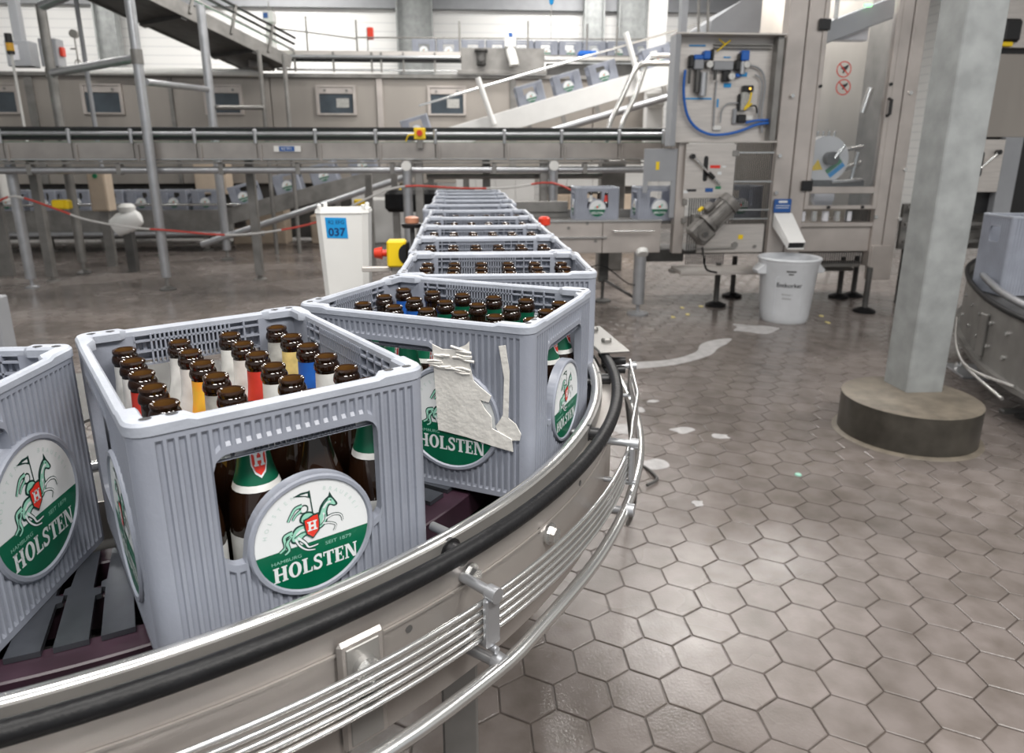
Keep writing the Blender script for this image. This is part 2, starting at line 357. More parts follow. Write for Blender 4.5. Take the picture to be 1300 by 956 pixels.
# ================================================================== BEER CRATES
BASE_Z = 0.951
def wall(mb, length, T, h_top, win, disc, period=0.0098, groove=0.0030, thick=0.012, r=0.018, lattice=True, inner=True):
    """T(u,v,d): u along wall, v up, d inward. win=(u0,u1,vb,vt,rc) disc=(cu,cv,R)"""
    u0, u1, vb0, vt0, rc = win; cu, cv, R = disc
    n = max(4, round((length - 2 * r) / period)); p = (length - 2 * r) / n
    edges = []
    for k in range(n):
        a = r + k * p
        edges += [(a, 0), (a + 0.30 * p, 0), (a + 0.42 * p, groove), (a + 0.88 * p, groove)]
    edges.append((length - r, 0))
    ui = min(range(len(edges)), key=lambda i: abs(edges[i][0] - u0)); uj = min(range(len(edges)), key=lambda i: abs(edges[i][0] - u1))
    a0, a1 = edges[ui][0], edges[uj][0]
    def limits(u):
        e = min(u - a0, a1 - u); c = 0 if e >= rc else rc - math.sqrt(max(0, rc * rc - (rc - e) ** 2))
        lo, hi = vb0 + c, vt0 - c
        if abs(u - cu) < R: lo = max(lo, cv + math.sqrt(R * R - (u - cu) ** 2))
        return lo, max(hi, lo + 0.001)
    def strip(ua, da, ub, db, l0, l1, h0, h1, gr):
        m_ = 0.008
        if gr and min(h0 - l0, h1 - l1) > 0.03:
            La = [(l0, 0), (l0 + m_, 0), (l0 + m_ + 0.004, da), (h0 - m_ - 0.004, da), (h0 - m_, 0), (h0, 0)]
            Lb = [(l1, 0), (l1 + m_, 0), (l1 + m_ + 0.004, db), (h1 - m_ - 0.004, db), (h1 - m_, 0), (h1, 0)]
        else:
            La = [(l0, 0), (h0, 0)]; Lb = [(l1, 0), (h1, 0)]
        for k in range(len(La) - 1):
            mb.face(T(ua, La[k][0], La[k][1]), T(ub, Lb[k][0], Lb[k][1]), T(ub, Lb[k + 1][0], Lb[k + 1][1]), T(ua, La[k + 1][0], La[k + 1][1]))
    for k in range(len(edges) - 1):
        (ua, da), (ub, db) = edges[k], edges[k + 1]
        if ui <= k < uj:
            e = 1e-5; la, ha = limits(ua + e); lb, hb = limits(ub - e)
            strip(ua, da, ub, db, 0, 0, la, lb, True); strip(ua, da, ub, db, ha, hb, h_top, h_top, True)
            mb.face(T(ua, la, 0), T(ub, lb, 0), T(ub, lb, thick), T(ua, la, thick))
            mb.face(T(ua, ha, 0), T(ub, hb, 0), T(ub, hb, thick), T(ua, ha, thick))
            if inner:
                mb.face(T(ua, 0, thick), T(ub, 0, thick), T(ub, lb, thick), T(ua, la, thick))
                t_ = 0.2135 if lattice else h_top
                if t_ > vt0: mb.face(T(ua, ha, thick), T(ub, hb, thick), T(ub, t_, thick), T(ua, t_, thick))
        else:
            strip(ua, da, ub, db, 0, 0, h_top, h_top, True)
    for a_ in (a0, a1):
        lo, hi = limits(a_ + (1e-5 if a_ == a0 else -1e-5)); mb.face(T(a_, lo, 0), T(a_, hi, 0), T(a_, hi, thick), T(a_, lo, thick))
    if inner:
        t_ = 0.2135 if lattice else h_top
        for q0, q1 in ((thick, a0), (a1, length - thick)):
            mb.face(T(q0, 0, thick), T(q1, 0, thick), T(q1, t_, thick), T(q0, t_, thick))
        if lattice:
            L0, L1 = 0.066, length - 0.066
            for q0, q1 in ((thick, L0), (L1, length - thick)):
                mb.face(T(q0, t_, thick), T(q1, t_, thick), T(q1, h_top, thick), T(q0, h_top, thick))
                qe = L0 if q1 == L0 else L1
                mb.face(T(qe, t_, thick), T(qe, h_top, thick), T(qe, h_top, 0.002), T(qe, t_, 0.002))
            def bar(ua, ub, va, vb):
                d0, d1 = 0.003, thick
                P = [T(ua, va, d1), T(ub, va, d1), T(ub, vb, d1), T(ua, vb, d1)]; Q = [T(ua, va, d0), T(ub, va, d0), T(ub, vb, d0), T(ua, vb, d0)]
                mb.add(P + Q, [(0, 1, 2, 3), (0, 1, 5, 4), (1, 2, 6, 5), (2, 3, 7, 6), (3, 0, 4, 7)])
            for vv in (0.2145, 0.2330, 0.2480): bar(L0, L1, vv - 0.0012, vv + 0.0012)
            x = L0; mid0, mid1 = length * 0.33, length * 0.70
            while x < L1 - 0.004:
                x += 0.0058 if mid0 < x < mid1 else 0.021
                if x < L1: bar(x - 0.0012, x + 0.0012, 0.2140, h_top)
def crate_body(W, L, H, lod, wl, dl, ws, ds):
    mb = MB(); r = 0.018; ht = H - 0.011
    kw = dict(h_top=ht, lattice=(lod == 0), period=0.0098 if lod == 0 else 0.02, r=r)
    wall(mb, W, lambda u, v, d: (-W / 2 + u, -L / 2 + d, v), win=wl, disc=dl, **kw)
    wall(mb, W, lambda u, v, d: (W / 2 - u, L / 2 - d, v), win=wl, disc=dl, **kw)
    wall(mb, L, lambda u, v, d: (W / 2 - d, -L / 2 + u, v), win=ws, disc=ds, **kw)
    wall(mb, L, lambda u, v, d: (-W / 2 + d, L / 2 - u, v), win=ws, disc=ds, **kw)
    for sx, sy, a0 in ((1, 1, 0), (-1, 1, PI / 2), (-1, -1, PI), (1, -1, 1.5 * PI)):
        cx, cy = sx * (W / 2 - r), sy * (L / 2 - r); P = [(cx + r * math.cos(a0 + PI / 2 * k / 4), cy + r * math.sin(a0 + PI / 2 * k / 4)) for k in range(5)]
        for k in range(4): mb.face((*P[k], 0), (*P[k + 1], 0), (*P[k + 1], ht), (*P[k], ht))
    mb.box(-W / 2 + 0.006, W / 2 - 0.006, -L / 2 + 0.006, L / 2 - 0.006, 0.004, 0.009)
    return mb
def crate_rim(W, L, H, lod):
    mb = MB(); r = 0.02; out = 0.0015
    def loop(inset_mid, inset_cor, zf):
        P = []
        w, l = W / 2 + out, L / 2 + out
        ds = [0.052, 0.060]
        for (cx, cy, a0, hx, hy) in ((w, l, 0, 0, 1), (-w, l, PI / 2, 1, 0), (-w, -l, PI, 0, 1), (w, -l, 1.5 * PI, 1, 0)):
            sx = 1 if cx > 0 else -1; sy = 1 if cy > 0 else -1
            rr = max(0.004, r - inset_cor)
            ox, oy = cx - sx * (inset_cor + rr), cy - sy * (inset_cor + rr)
            # side samples entering the corner
            def side(dist, horiz, ins):
                return (cx - sx * dist, cy - sy * ins) if horiz else (cx - sx * ins, cy - sy * dist)
            P.append((*side(0.060, a0 in (PI / 2, 1.5 * PI), inset_mid), zf(0)))
            P.append((*side(0.052, a0 in (PI / 2, 1.5 * PI), inset_cor), zf(1)))
            for k in range(5):
                a_ = a0 + PI / 2 * k / 4; P.append((ox + rr * math.cos(a_), oy + rr * math.sin(a_), zf(1)))
            P.append((*side(0.052, a0 in (0, PI), inset_cor), zf(1)))
            P.append((*side(0.060, a0 in (0, PI), inset_mid), zf(0)))
        return P
    top = lambda c: H - 0.0025 + 0.0025 * c
    Ls = [loop(0, 0, lambda c: H - 0.0125), loop(0, 0, lambda c: top(c) - 0.003), loop(0.0025, 0.0025, top), loop(0.0090, 0.017, top), loop(0.0115, 0.0195, lambda c: top(c) - 0.003), loop(0.0115, 0.0195, lambda c: H - 0.0125)]
    n = len(Ls[0])
    for a_, b_ in zip(Ls[:-1], Ls[1:]):
        for k in range(n): mb.face(a_[k], a_[(k + 1) % n], b_[(k + 1) % n], b_[k])
    if lod == 0:
        mb.cur = 1
        for sx in (-1, 1):
            for sy in (-1, 1):
                for dx, dy in ((0.018, 0.012), (0.040, 0.012)):
                    cx, cy = sx * (W / 2 - dy), sy * (L / 2 - dx)
                    P = [(cx + 0.0045 * math.cos(k * PI / 4), cy + 0.0058 * math.sin(k * PI / 4)) for k in range(8)]
                    mb.face(*[(x, y, H + 0.0003) for x, y in P])
        mb.cur = 0
    return mb
def badge_ring(R):
    mb = MB(); mb.lathe([(R, -0.010), (R, 0.0015), (R * 0.975, 0.0035), (R * 0.925, 0.0035), (R * 0.90, 0.0012), (0.0004, 0.0010)], 40, cap0=True); return mb
# ---- label artwork, in units of the printed radius
def smooth_poly(pts, n=5):
    out = []; k = len(pts)
    for i in range(k):
        p0, p1, p2, p3 = [Vector(pts[(i + q) % k]) for q in (-1, 0, 1, 2)]
        for j in range(n):
            t = j / n
            out.append(tuple(0.5 * ((2 * p1) + (p2 - p0) * t + (2 * p0 - 5 * p1 + 4 * p2 - p3) * t * t + (3 * p1 - p0 - 3 * p2 + p3) * t ** 3)))
    return out
def stroke(pts, w0, w1=None):
    w1 = w0 if w1 is None else w1; P = [Vector(p) for p in pts]; L_, R_ = [], []
    for i, p in enumerate(P):
        t = (P[min(i + 1, len(P) - 1)] - P[max(i - 1, 0)]).normalized(); nrm = Vector((-t.y, t.x)); w = (w0 + (w1 - w0) * i / (len(P) - 1)) / 2
        L_.append(tuple(p + nrm * w)); R_.append(tuple(p - nrm * w))
    return [[L_[i], L_[i + 1], R_[i + 1], R_[i]] for i in range(len(P) - 1)]
def curve(pts, n=6):
    out = []; k = len(pts)
    for i in range(k - 1):
        p0, p1, p2, p3 = Vector(pts[max(i - 1, 0)]), Vector(pts[i]), Vector(pts[i + 1]), Vector(pts[min(i + 2, k - 1)])
        for j in range(n):
            t = j / n; out.append(tuple(0.5 * ((2 * p1) + (p2 - p0) * t + (2 * p0 - 5 * p1 + 4 * p2 - p3) * t * t + (3 * p1 - p0 - 3 * p2 + p3) * t ** 3)))
    out.append(tuple(pts[-1])); return out
def holsten_glyphs():
    G = []; x = 0.0; S = 0.30; TH = 0.10
    def rect(a, b, c, d): return [(a, c), (b, c), (b, d), (a, d)]
    def stem(cx, lo=0, hi=1, s=0.22, t=None):
        q = [rect(cx - s / 2, cx + s / 2, lo, hi)]
        for yy in ((0, 0.09), (0.91, 1.0)):
            if (yy[0] == 0 and lo == 0) or (yy[1] == 1.0 and hi == 1): q.append(rect(cx - s / 2 - 0.07, cx + s / 2 + 0.07, *yy))
        return q
    def put(polys, adv):
        nonlocal x
        for p in polys: G.append([(a + x, b) for a, b in p])
        x += adv
    put(stem(0.18) + stem(0.68) + [rect(0.2, 0.66, 0.44, 0.56)], 0.92)
    ring = []
    for k in range(24):
        a0, a1 = 2 * PI * k / 24, 2 * PI * (k + 1) / 24
        o = lambda a: (0.40 + 0.40 * math.cos(a), 0.5 + 0.52 * math.sin(a)); i_ = lambda a: (0.40 + 0.17 * math.cos(a), 0.5 + 0.40 * math.sin(a))
        ring.append([o(a0), o(a1), i_(a1), i_(a0)])
    put(ring, 0.86)
    put(stem(0.18) + [rect(0.2, 0.60, 0, 0.10), [(0.50, 0.0), (0.62, 0.0), (0.62, 0.30), (0.56, 0.30)]], 0.68)
    c = curve([(0.52, 0.80), (0.44, 0.93), (0.27, 0.94), (0.14, 0.82), (0.16, 0.66), (0.34, 0.52), (0.48, 0.38), (0.48, 0.17), (0.33, 0.06), (0.16, 0.08), (0.07, 0.22)], 4)
    put(stroke(c, 0.16) + [rect(0.50, 0.57, 0.68, 0.98), rect(0.02, 0.09, 0.02, 0.33)], 0.66)
    put(stem(0.36) + [rect(0.02, 0.70, 0.89, 1.0), rect(0.02, 0.09, 0.70, 0.95), rect(0.63, 0.70, 0.70, 0.95)], 0.74)
    put(stem(0.18) + [rect(0.2, 0.58, 0, 0.10), rect(0.2, 0.58, 0.90, 1.0), rect(0.2, 0.46, 0.45, 0.56), rect(0.52, 0.60, 0, 0.28), rect(0.52, 0.60, 0.74, 1.0), rect(0.42, 0.48, 0.36, 0.65)], 0.68)
    put([rect(0.08, 0.19, 0, 1), rect(0.0, 0.27, 0, 0.09), rect(0.0, 0.2, 0.91, 1.0), rect(0.66, 0.77, 0, 1), rect(0.58, 0.84, 0.91, 1), [(0.08, 1.0), (0.32, 1.0), (0.77, 0.0), (0.55, 0.0)]], 0.84)
    return [[(a / x, b) for a, b in p] for p in G]
GLYPH = holsten_glyphs()
LM = ['label_white', 'label_green', 'label_red', 'label_teal', 'label_ink', 'label_pale', 'label_mint']
def label_print(R, detail=True, plain=False):
    mb = MB()
    def P(poly, z): mb.face(*[(x * R, y * R, 0.0012 + z) for x, y in poly])
    mb.cur = 0; P([(math.cos(2 * PI * k / 48), math.sin(2 * PI * k / 48)) for k in range(48)], 0.0)
    mb.cur = 1; yb = -0.12; a0 = math.asin(yb)
    P([(math.cos(t), math.sin(t)) for t in [PI - a0 + (PI + 2 * a0) * k / 30 for k in range(31)]], 0.0002)
    # wordmark
    mb.cur = 0
    for g in GLYPH: P([(-0.74 + 1.50 * x, -0.68 + 0.285 * y + 0.0 * x) for x, y in g], 0.0004)
    if not detail:
        mb.cur = 6; P(smooth_poly([(-0.40, 0.0), (-0.25, 0.25), (0.0, 0.25), (0.22, 0.52), (0.36, 0.42), (0.25, 0.12), (0.0, 0.0)], 3), 0.0004); mb.cur = 2; P([(-0.12, 0.3), (0.1, 0.3), (0.1, 0.08), (-0.01, 0.0), (-0.12, 0.08)], 0.0006)
    else:
        e = 0.0004
        mb.cur = 4
        horse = smooth_poly([(-0.40, 0.08), (-0.30, 0.24), (-0.08, 0.26), (0.08, 0.30), (0.14, 0.48), (0.24, 0.60), (0.34, 0.64), (0.40, 0.57), (0.46, 0.45), (0.40, 0.42), (0.32, 0.46), (0.27, 0.36), (0.27, 0.22), (0.18, 0.10), (0.0, 0.04), (-0.15, 0.02), (-0.26, -0.06), (-0.38, -0.04)], 4)
        P(horse, e)
        hc = (0.0, 0.25)
        P([(0.30, 0.62), (0.33, 0.72), (0.37, 0.62)], e)
        legs = [([(0.18, 0.22), (0.36, 0.27), (0.50, 0.22), (0.53, 0.10)], 0.062, 0), ([(0.17, 0.16), (0.30, 0.13), (0.40, 0.06), (0.36, -0.04)], 0.055, 0),
                ([(-0.28, 0.04), (-0.16, -0.10), (-0.10, -0.20), (0.06, -0.20)], 0.075, 0), ([(-0.32, 0.02), (-0.26, -0.12), (-0.14, -0.24), (0.0, -0.28)], 0.065, 0),
                ([(-0.36, 0.16), (-0.50, 0.12), (-0.50, -0.06), (-0.60, -0.14)], 0.10, 3), ([(-0.38, 0.12), (-0.46, 0.0), (-0.44, -0.14), (-0.52, -0.20)], 0.09, 3),
                ([(-0.16, 0.60), (-0.28, 0.58), (-0.36, 0.48), (-0.42, 0.38)], 0.085, 3), ([(-0.18, 0.52), (-0.28, 0.46), (-0.34, 0.38)], 0.075, 3)]
        for pts, w, c_ in legs:
            mb.cur = 4
            for q in stroke(curve(pts), w, w * 0.6): P(q, e)
        mb.cur = 4
        P(smooth_poly([(-0.22, 0.30), (-0.20, 0.42), (-0.10, 0.47), (0.02, 0.42), (0.05, 0.28), (-0.06, 0.22)], 4), e)
        P(smooth_poly([(-0.20, 0.46), (-0.21, 0.56), (-0.13, 0.61), (-0.06, 0.56), (-0.08, 0.46)], 4), e)
        for q in stroke([(0.02, 0.30), (-0.02, 0.84)], 0.022): P(q, e)
        P([(-0.02, 0.83), (-0.02, 0.70), (-0.10, 0.75), (-0.30, 0.80), (-0.16, 0.84)], e)
        e = 0.0006; mb.cur = 3
        inner = smooth_poly([(-0.37, 0.08), (-0.28, 0.21), (-0.08, 0.23), (0.09, 0.27), (0.16, 0.46), (0.25, 0.57), (0.33, 0.60), (0.38, 0.55), (0.42, 0.46), (0.39, 0.45), (0.30, 0.49), (0.24, 0.37), (0.24, 0.22), (0.16, 0.12), (0.0, 0.07), (-0.15, 0.05), (-0.26, -0.02), (-0.36, -0.01)], 4)
        P(inner, e)
        for pts, w, c_ in legs:
            mb.cur = c_
            for q in stroke(curve(pts[:]), w * 0.55, w * 0.28): P(q, 0.0007)
        mb.cur = 3
        P(smooth_poly([(-0.19, 0.31), (-0.17, 0.40), (-0.10, 0.44), (0.0, 0.40), (0.02, 0.29), (-0.06, 0.25)], 4), 0.0007)
        mb.cur = 0
        P(smooth_poly([(-0.175, 0.48), (-0.18, 0.55), (-0.13, 0.585), (-0.085, 0.55), (-0.10, 0.48)], 4), 0.0007)
        P([(-0.05, 0.80), (-0.05, 0.745), (-0.11, 0.77), (-0.19, 0.80)], e)
        for pts, w in (([(0.20, 0.44), (0.27, 0.52), (0.34, 0.53)], 0.035), ([(-0.30, 0.09), (-0.22, 0.15), (-0.14, 0.15)], 0.04), ([(0.17, 0.18), (0.21, 0.28), (0.19, 0.36)], 0.03)):
            for q in stroke(curve(pts), w): P(q, 0.0008)
        mb.cur = 4
        for pts, w in (([(0.12, 0.34), (0.18, 0.48), (0.29, 0.59)], 0.022), ([(-0.34, 0.05), (-0.24, 0.10), (-0.12, 0.11)], 0.018), ([(0.33, 0.55), (0.35, 0.56)], 0.025), ([(-0.40, 0.10), (-0.49, 0.02), (-0.49, -0.10)], 0.014), ([(0.12, 0.14), (0.20, 0.22), (0.22, 0.32)], 0.015)):
            for q in stroke(curve(pts), w): P(q, 0.0009)
        # shield
        sh = [(-0.17, 0.34), (-0.08, 0.36), (0.02, 0.40), (0.11, 0.40), (0.12, 0.20), (0.10, 0.06), (-0.02, -0.06), (-0.13, 0.04), (-0.16, 0.18)]
        cx, cy = -0.02, 0.18
        P(sh, 0.0012); mb.cur = 2; P([(cx + (x - cx) * 0.83, cy + (y - cy) * 0.86) for x, y in sh], 0.0014)
        mb.cur = 0
        for q in ([(-0.085, 0.10), (-0.045, 0.10), (-0.045, 0.28), (-0.085, 0.28)], [(0.005, 0.10), (0.045, 0.10), (0.045, 0.28), (0.005, 0.28)], [(-0.05, 0.17), (0.01, 0.17), (0.01, 0.21), (-0.05, 0.21)],
                  [(-0.105, 0.10), (-0.025, 0.10), (-0.025, 0.125), (-0.105, 0.125)], [(-0.105, 0.255), (-0.025, 0.255), (-0.025, 0.28), (-0.105, 0.28)], [(-0.015, 0.10), (0.065, 0.10), (0.065, 0.125), (-0.015, 0.125)], [(-0.015, 0.255), (0.065, 0.255), (0.065, 0.28), (-0.015, 0.28)]): P(q, 0.0016)
        # small lettering
        mb.cur = 6
        add_text(mb, 'HAMBURG', 0.088, lambda x, y: ((x * 1.25 - 0.50) * R, (y - 0.315) * R, 0.0018))
        add_text(mb, 'SEIT 1879', 0.095, lambda x, y: ((x * 1.25 + 0.43) * R, (y - 0.24) * R, 0.0016))
        mb.cur = 5
        for word, c_, span in (('HOLSTEN', 2.42, 0.95), ('BRAUEREI', 0.80, 0.95)):
            for k, ch in enumerate(word):
                a_ = c_ + span / 2 - span * k / (len(word) - 1)
                def fn(x, y, a_=a_): rr = 0.84 + y; return ((rr * math.cos(a_) + x * math.sin(a_)) * R, (rr * math.sin(a_) - x * math.cos(a_)) * R, 0.0014)
                add_text(mb, ch, 0.10, fn)
    return mb
# near crate family (0.40 x 0.30 x 0.268)
CW, CL, CH = 0.40, 0.30, 0.268
WL = (0.062, 0.250, 0.072, 0.222, 0.016); DL = (0.270, 0.113, 0.083)
WS = (0.068, 0.238, 0.100, 0.221, 0.016); DS = (0.157, 0.108, 0.0685)
me_body = crate_body(CW, CL, CH, 0, WL, DL, WS, DS).mesh('body', 'crate_plastic')
me_rim = crate_rim(CW, CL, CH, 0).mesh('rim', ['crate_rim', 'crate_hole_shade'])
me_ring = {R: badge_ring(R).mesh('label_badge', 'crate_plastic') for R in (DL[2], DS[2])}
me_print = {R: label_print(R * 0.90).mesh('label_print', LM, smooth=False, weld=False) for R in (DL[2], DS[2])}
def badge(parent, face, W, L, dl, ds, rings, prints):
    # orient local z outwards, y up
    if face == 'front': R, loc, rz = dl, (-W / 2 + dl[0], -L / 2, dl[1]), 0
    elif face == 'back': R, loc, rz = dl, (W / 2 - dl[0], L / 2, dl[1]), PI
    elif face == 'right': R, loc, rz = ds, (W / 2, -L / 2 + ds[0], ds[1]), PI / 2
    else: R, loc, rz = ds, (-W / 2, L / 2 - ds[0], ds[1]), -PI / 2
    b_ = link('label_badge', rings[R[2]], parent, loc, (PI / 2, 0, rz)); link('label_print', prints[R[2]], b_)
def near_crate(label, x, y, th, faces, group):
    t = thing('beer_crate', label, 'crate', (x, y, BASE_Z), th, group)
    link('body', me_body, t); link('rim', me_rim, t)
    for f_ in faces: badge(t, f_, CW, CL, DL, DS, me_ring, me_print)
    return t
GC = 'grey beer crates on the near conveyor'
crate0 = near_crate('grey beer crate cut off by the left edge of the picture', -0.6365, 0.6695, -1.575, ('back', 'right', 'front'), GC)
crate1 = near_crate('nearest grey beer crate, full of mixed bottles, with its window facing the viewer', -0.279, 0.830, -0.9977, ('front', 'right', 'back'), GC)
crate2 = near_crate('grey beer crate with torn white paper stuck across its label', -0.0203, 1.1385, -0.4634, ('front', 'right'), GC)
ORD = ['first', 'second', 'third', 'fourth', 'fifth', 'sixth', 'seventh', 'eighth', 'ninth', 'tenth']
ROWX = [0.070, 0.066, 0.064, 0.062, 0.066, 0.030, 0.052, 0.046, 0.050, 0.036]
ROWT = [-0.022, 0.006, 0.010, 0.0, 0.012, 0.015, -0.01, 0.008, 0.0, -0.006]
row = []
for i in range(10):
    row.append(near_crate('grey beer crate, %s in the straight row behind the torn-paper crate' % ORD[i] if i < 9 else 'grey beer crate at the far end of the straight row',
                          ROWX[i], 1.5046 + i * 0.3186, ROWT[i], ('front', 'right') if i < 2 else ('right',), GC))
# torn paper on crate 2's near face
def torn():
    out = [(0.246, 0.228), (0.262, 0.222), (0.283, 0.224), (0.300, 0.232), (0.306, 0.238), (0.306, 0.205), (0.312, 0.180), (0.322, 0.172), (0.340, 0.160), (0.336, 0.150), (0.322, 0.152), (0.330, 0.138), (0.340, 0.128), (0.341, 0.110), (0.352, 0.106), (0.372, 0.098), (0.374, 0.079), (0.340, 0.083), (0.300, 0.090), (0.252, 0.094)]
    mb = MB(); mb.prism(out, lambda u, v: (-CW / 2 + u, -CL / 2 - 0.0052, v), lambda u, v: (-CW / 2 + u, -CL / 2 - 0.0035, v))
    strip = [(0.352, 0.236), (0.362, 0.238), (0.368, 0.200), (0.366, 0.130), (0.378, 0.122), (0.386, 0.108), (0.384, 0.098), (0.372, 0.096), (0.352, 0.104), (0.346, 0.114), (0.354, 0.126), (0.358, 0.134), (0.360, 0.190)]
    mb.prism(strip, lambda u, v: (-CW / 2 + u, -CL / 2 - 0.004, v), lambda u, v: (-CW / 2 + u, -CL / 2 - 0.0025, v))
    for k in range(16):   # crumpled ridges along the top
        u = 0.248 + 0.058 * random.random(); v = 0.188 + 0.040 * random.random()
        mb.tube([(-CW / 2 + u - 0.012, -CL / 2 - 0.0050, v + random.uniform(-0.003, 0.003)), (-CW / 2 + u, -CL / 2 - 0.0062, v), (-CW / 2 + u + 0.012, -CL / 2 - 0.0050, v + random.uniform(-0.004, 0.004))], 0.0022, 5)
    return mb
pap = torn().build('torn_paper', 'torn_paper', crate2); pap['label'] = 'torn scraps of white paper stuck over the label'

# ================================================================== BOTTLES
BP = [(0.012, 0.004), (0.026, 0.0), (0.0300, 0.003), (0.0305, 0.010), (0.0305, 0.118), (0.0298, 0.130), (0.0272, 0.143), (0.0228, 0.158), (0.0185, 0.172), (0.0158, 0.186), (0.0146, 0.200), (0.0140, 0.2195),
      (0.0143, 0.2210), (0.0156, 0.2222), (0.0163, 0.2245), (0.0162, 0.2280), (0.0150, 0.2315), (0.0138, 0.2332), (0.0141, 0.2350), (0.0146, 0.2370), (0.0142, 0.2392), (0.0128, 0.2400)]
def bottle_r(z):
    for (r0, z0), (r1, z1) in zip(BP[:-1], BP[1:]):
        if z0 <= z <= z1 and z1 > z0: return r0 + (r1 - r0) * (z - z0) / (z1 - z0)
    return 0.0305
mb = MB(); mb.lathe(BP, 20, cap0=True); mb.cur = 1; mb.lathe([(0.0128, 0.2400), (0.0108, 0.2392), (0.0102, 0.2350), (0.0100, 0.222)], 20)
mb.cur = 0; mb.lathe([(0.0100, 0.222), (0.0098, 0.170)], 20, cap1=True)
me_glass = mb.mesh('glass', ['brown_glass', 'mouth_glow'])
mb = MB(); mb.lathe([(0.0147, 0.2372), (0.0142, 0.2395), (0.0128, 0.2403), (0.0107, 0.2395)], 20)
me_lip = mb.mesh('lip', 'lip_highlight')
def sleeve(z0, z1, n=20, off=0.0005):
    zs = [z0 + (z1 - z0) * k / 6 for k in range(7)]; mb = MB(); mb.lathe([(bottle_r(z) + off, z) for z in zs], n); return mb
me_neck = {c: sleeve(0.160, 0.2188).mesh('neck_label', 'paper_' + c) for c in ('white', 'grey', 'red', 'yellow', 'orange', 'blue', 'green')}
me_band = sleeve(0.153, 0.160, off=0.0006).mesh('neck_band', 'paper_white')
me_belly = {c: sleeve(0.030, 0.105).mesh('body_label', 'paper_' + c) for c in ('white', 'green', 'yellow')}
def neck_shield():
    mb = MB()
    sh = [(-0.0085, 0.203), (0.0085, 0.203), (0.0085, 0.181), (0.0055, 0.172), (0, 0.167), (-0.0055, 0.172), (-0.0085, 0.181)]
    def on(x, z, e): r = bottle_r(z) + e; a_ = x / r; return (r * math.sin(a_), -r * math.cos(a_), z)
    def ring(s_, e, m_):
        mb.cur = m_; c = (0, 0.186); pts = [(c[0] + (x - c[0]) * s_, c[1] + (z - c[1]) * s_) for x, z in sh]
        for k in range(len(pts)): mb.face(on(*c, e), on(*pts[k], e), on(*pts[(k + 1) % len(pts)], e))
    ring(1.0, 0.0013, 0); ring(0.84, 0.0018, 1)
    mb.cur = 0
    for x0, x1, z0, z1 in ((-0.0045, -0.0020, 0.180, 0.194), (0.0020, 0.0045, 0.180, 0.194), (-0.0025, 0.0025, 0.1855, 0.1885), (-0.0055, -0.0010, 0.180, 0.182), (-0.0055, -0.0010, 0.192, 0.194), (0.0010, 0.0055, 0.180, 0.182), (0.0010, 0.0055, 0.192, 0.194)):
        mb.face(on(x0, z0, 0.0023), on(x1, z0, 0.0023), on(x1, z1, 0.0023), on(x0, z1, 0.0023))
    return mb.mesh('shield_emblem', ['label_white', 'label_red'], smooth=False)
me_shield = neck_shield()
def bottle(label, crate, lx, ly, neck, group, yaw=0.0, belly=None, shield=False):
    th = crate.rotation_euler.z; c, s_ = math.cos(th), math.sin(th)
    t = thing('beer_bottle', label, 'bottle', (crate.location.x + lx * c - ly * s_, crate.location.y + lx * s_ + ly * c, BASE_Z + 0.0092), th + yaw, group)
    link('glass', me_glass, t); link('lip', me_lip, t)
    if neck:
        n_ = link('neck_label', me_neck[neck], t)
        if neck == 'green':
            link('neck_band', me_band, n_)
            if shield: link('shield_emblem', me_shield, n_)
    if belly: link('body_label', me_belly[belly], t)
    return t
SX = [-0.156 + 0.0624 * k for k in range(6)]; SY = [-0.1005, -0.0335, 0.0335, 0.1005]
CN = {None: 'bare brown bottle', 'white': 'brown bottle with white neck label', 'grey': 'brown bottle with greyish neck label', 'red': 'brown bottle with red neck label', 'yellow': 'brown bottle with yellow neck label',
      'orange': 'brown bottle with orange neck label', 'blue': 'brown bottle with blue neck label', 'green': 'brown bottle with green neck label'}
# nearest crate, lanes left to right, first place is the far end
C1 = [['white', 'white', 'red', None, 'orange', 'green'], ['white', 'white', 'orange', 'grey', None, 'green'], ['white', 'white', 'red', 'white', None, None], ['grey', 'yellow', 'blue', 'white', None, 'green']]
LANE = ['left', 'second', 'third', 'right']
for j in range(4):
    for i in range(6):
        c_ = C1[j][i]; pos = 'nearest' if i == 5 else ORD[i] + ' from the back'
        bottle('%s, %s in %s lane of nearest crate' % (CN[c_], pos, LANE[j]), crate1, SX[i], SY[j], c_, 'empty bottles in the nearest crate', PI / 2 if i == 5 else random.uniform(-2, 2),
               'white' if i == 5 and j != 2 else None, shield=(i == 5 and j == 1))
C2 = [['white', 'green', 'green', 'green', 'green', 'green'], ['white', 'green', 'green', 'green', None, 'green'], [None, 'blue', 'green', None, 'green', 'green'], ['blue', None, 'green', 'green', 'green', 'green']]
RNAME = ['front row', 'second row', 'third row', 'back row']
for j in range(4):
    for i in range(6):
        c_ = C2[j][i]
        bottle('%s, %s from left in %s of torn-paper crate' % (CN[c_], ORD[i], RNAME[j]), crate2, SX[i], SY[j], c_, 'empty bottles in the torn-paper crate', PI / 2 if i == 5 else random.uniform(-1, 1), 'white' if i == 5 else None, shield=(i == 5 or j == 0))
for n_, rows in ((0, (1, 2, 3)), (1, (2, 3)), (2, (2, 3)), (3, (2, 3)), (4, (3,))):
    for j in rows:
        for i in range(6):
            c_ = random.choice([None, None, 'green', 'white', 'grey'])
            if n_ == 0 and j == 2 and i == 3: c_ = 'red'
            if n_ == 0 and j == 2 and i == 1: c_ = 'yellow'
            bottle('brown bottle, %s from left in %s of the %s straight-row crate' % (ORD[i], RNAME[j], ORD[n_]), row[n_], SX[i], SY[j], c_, 'empty bottles in the straight row of crates', random.uniform(-2, 2))

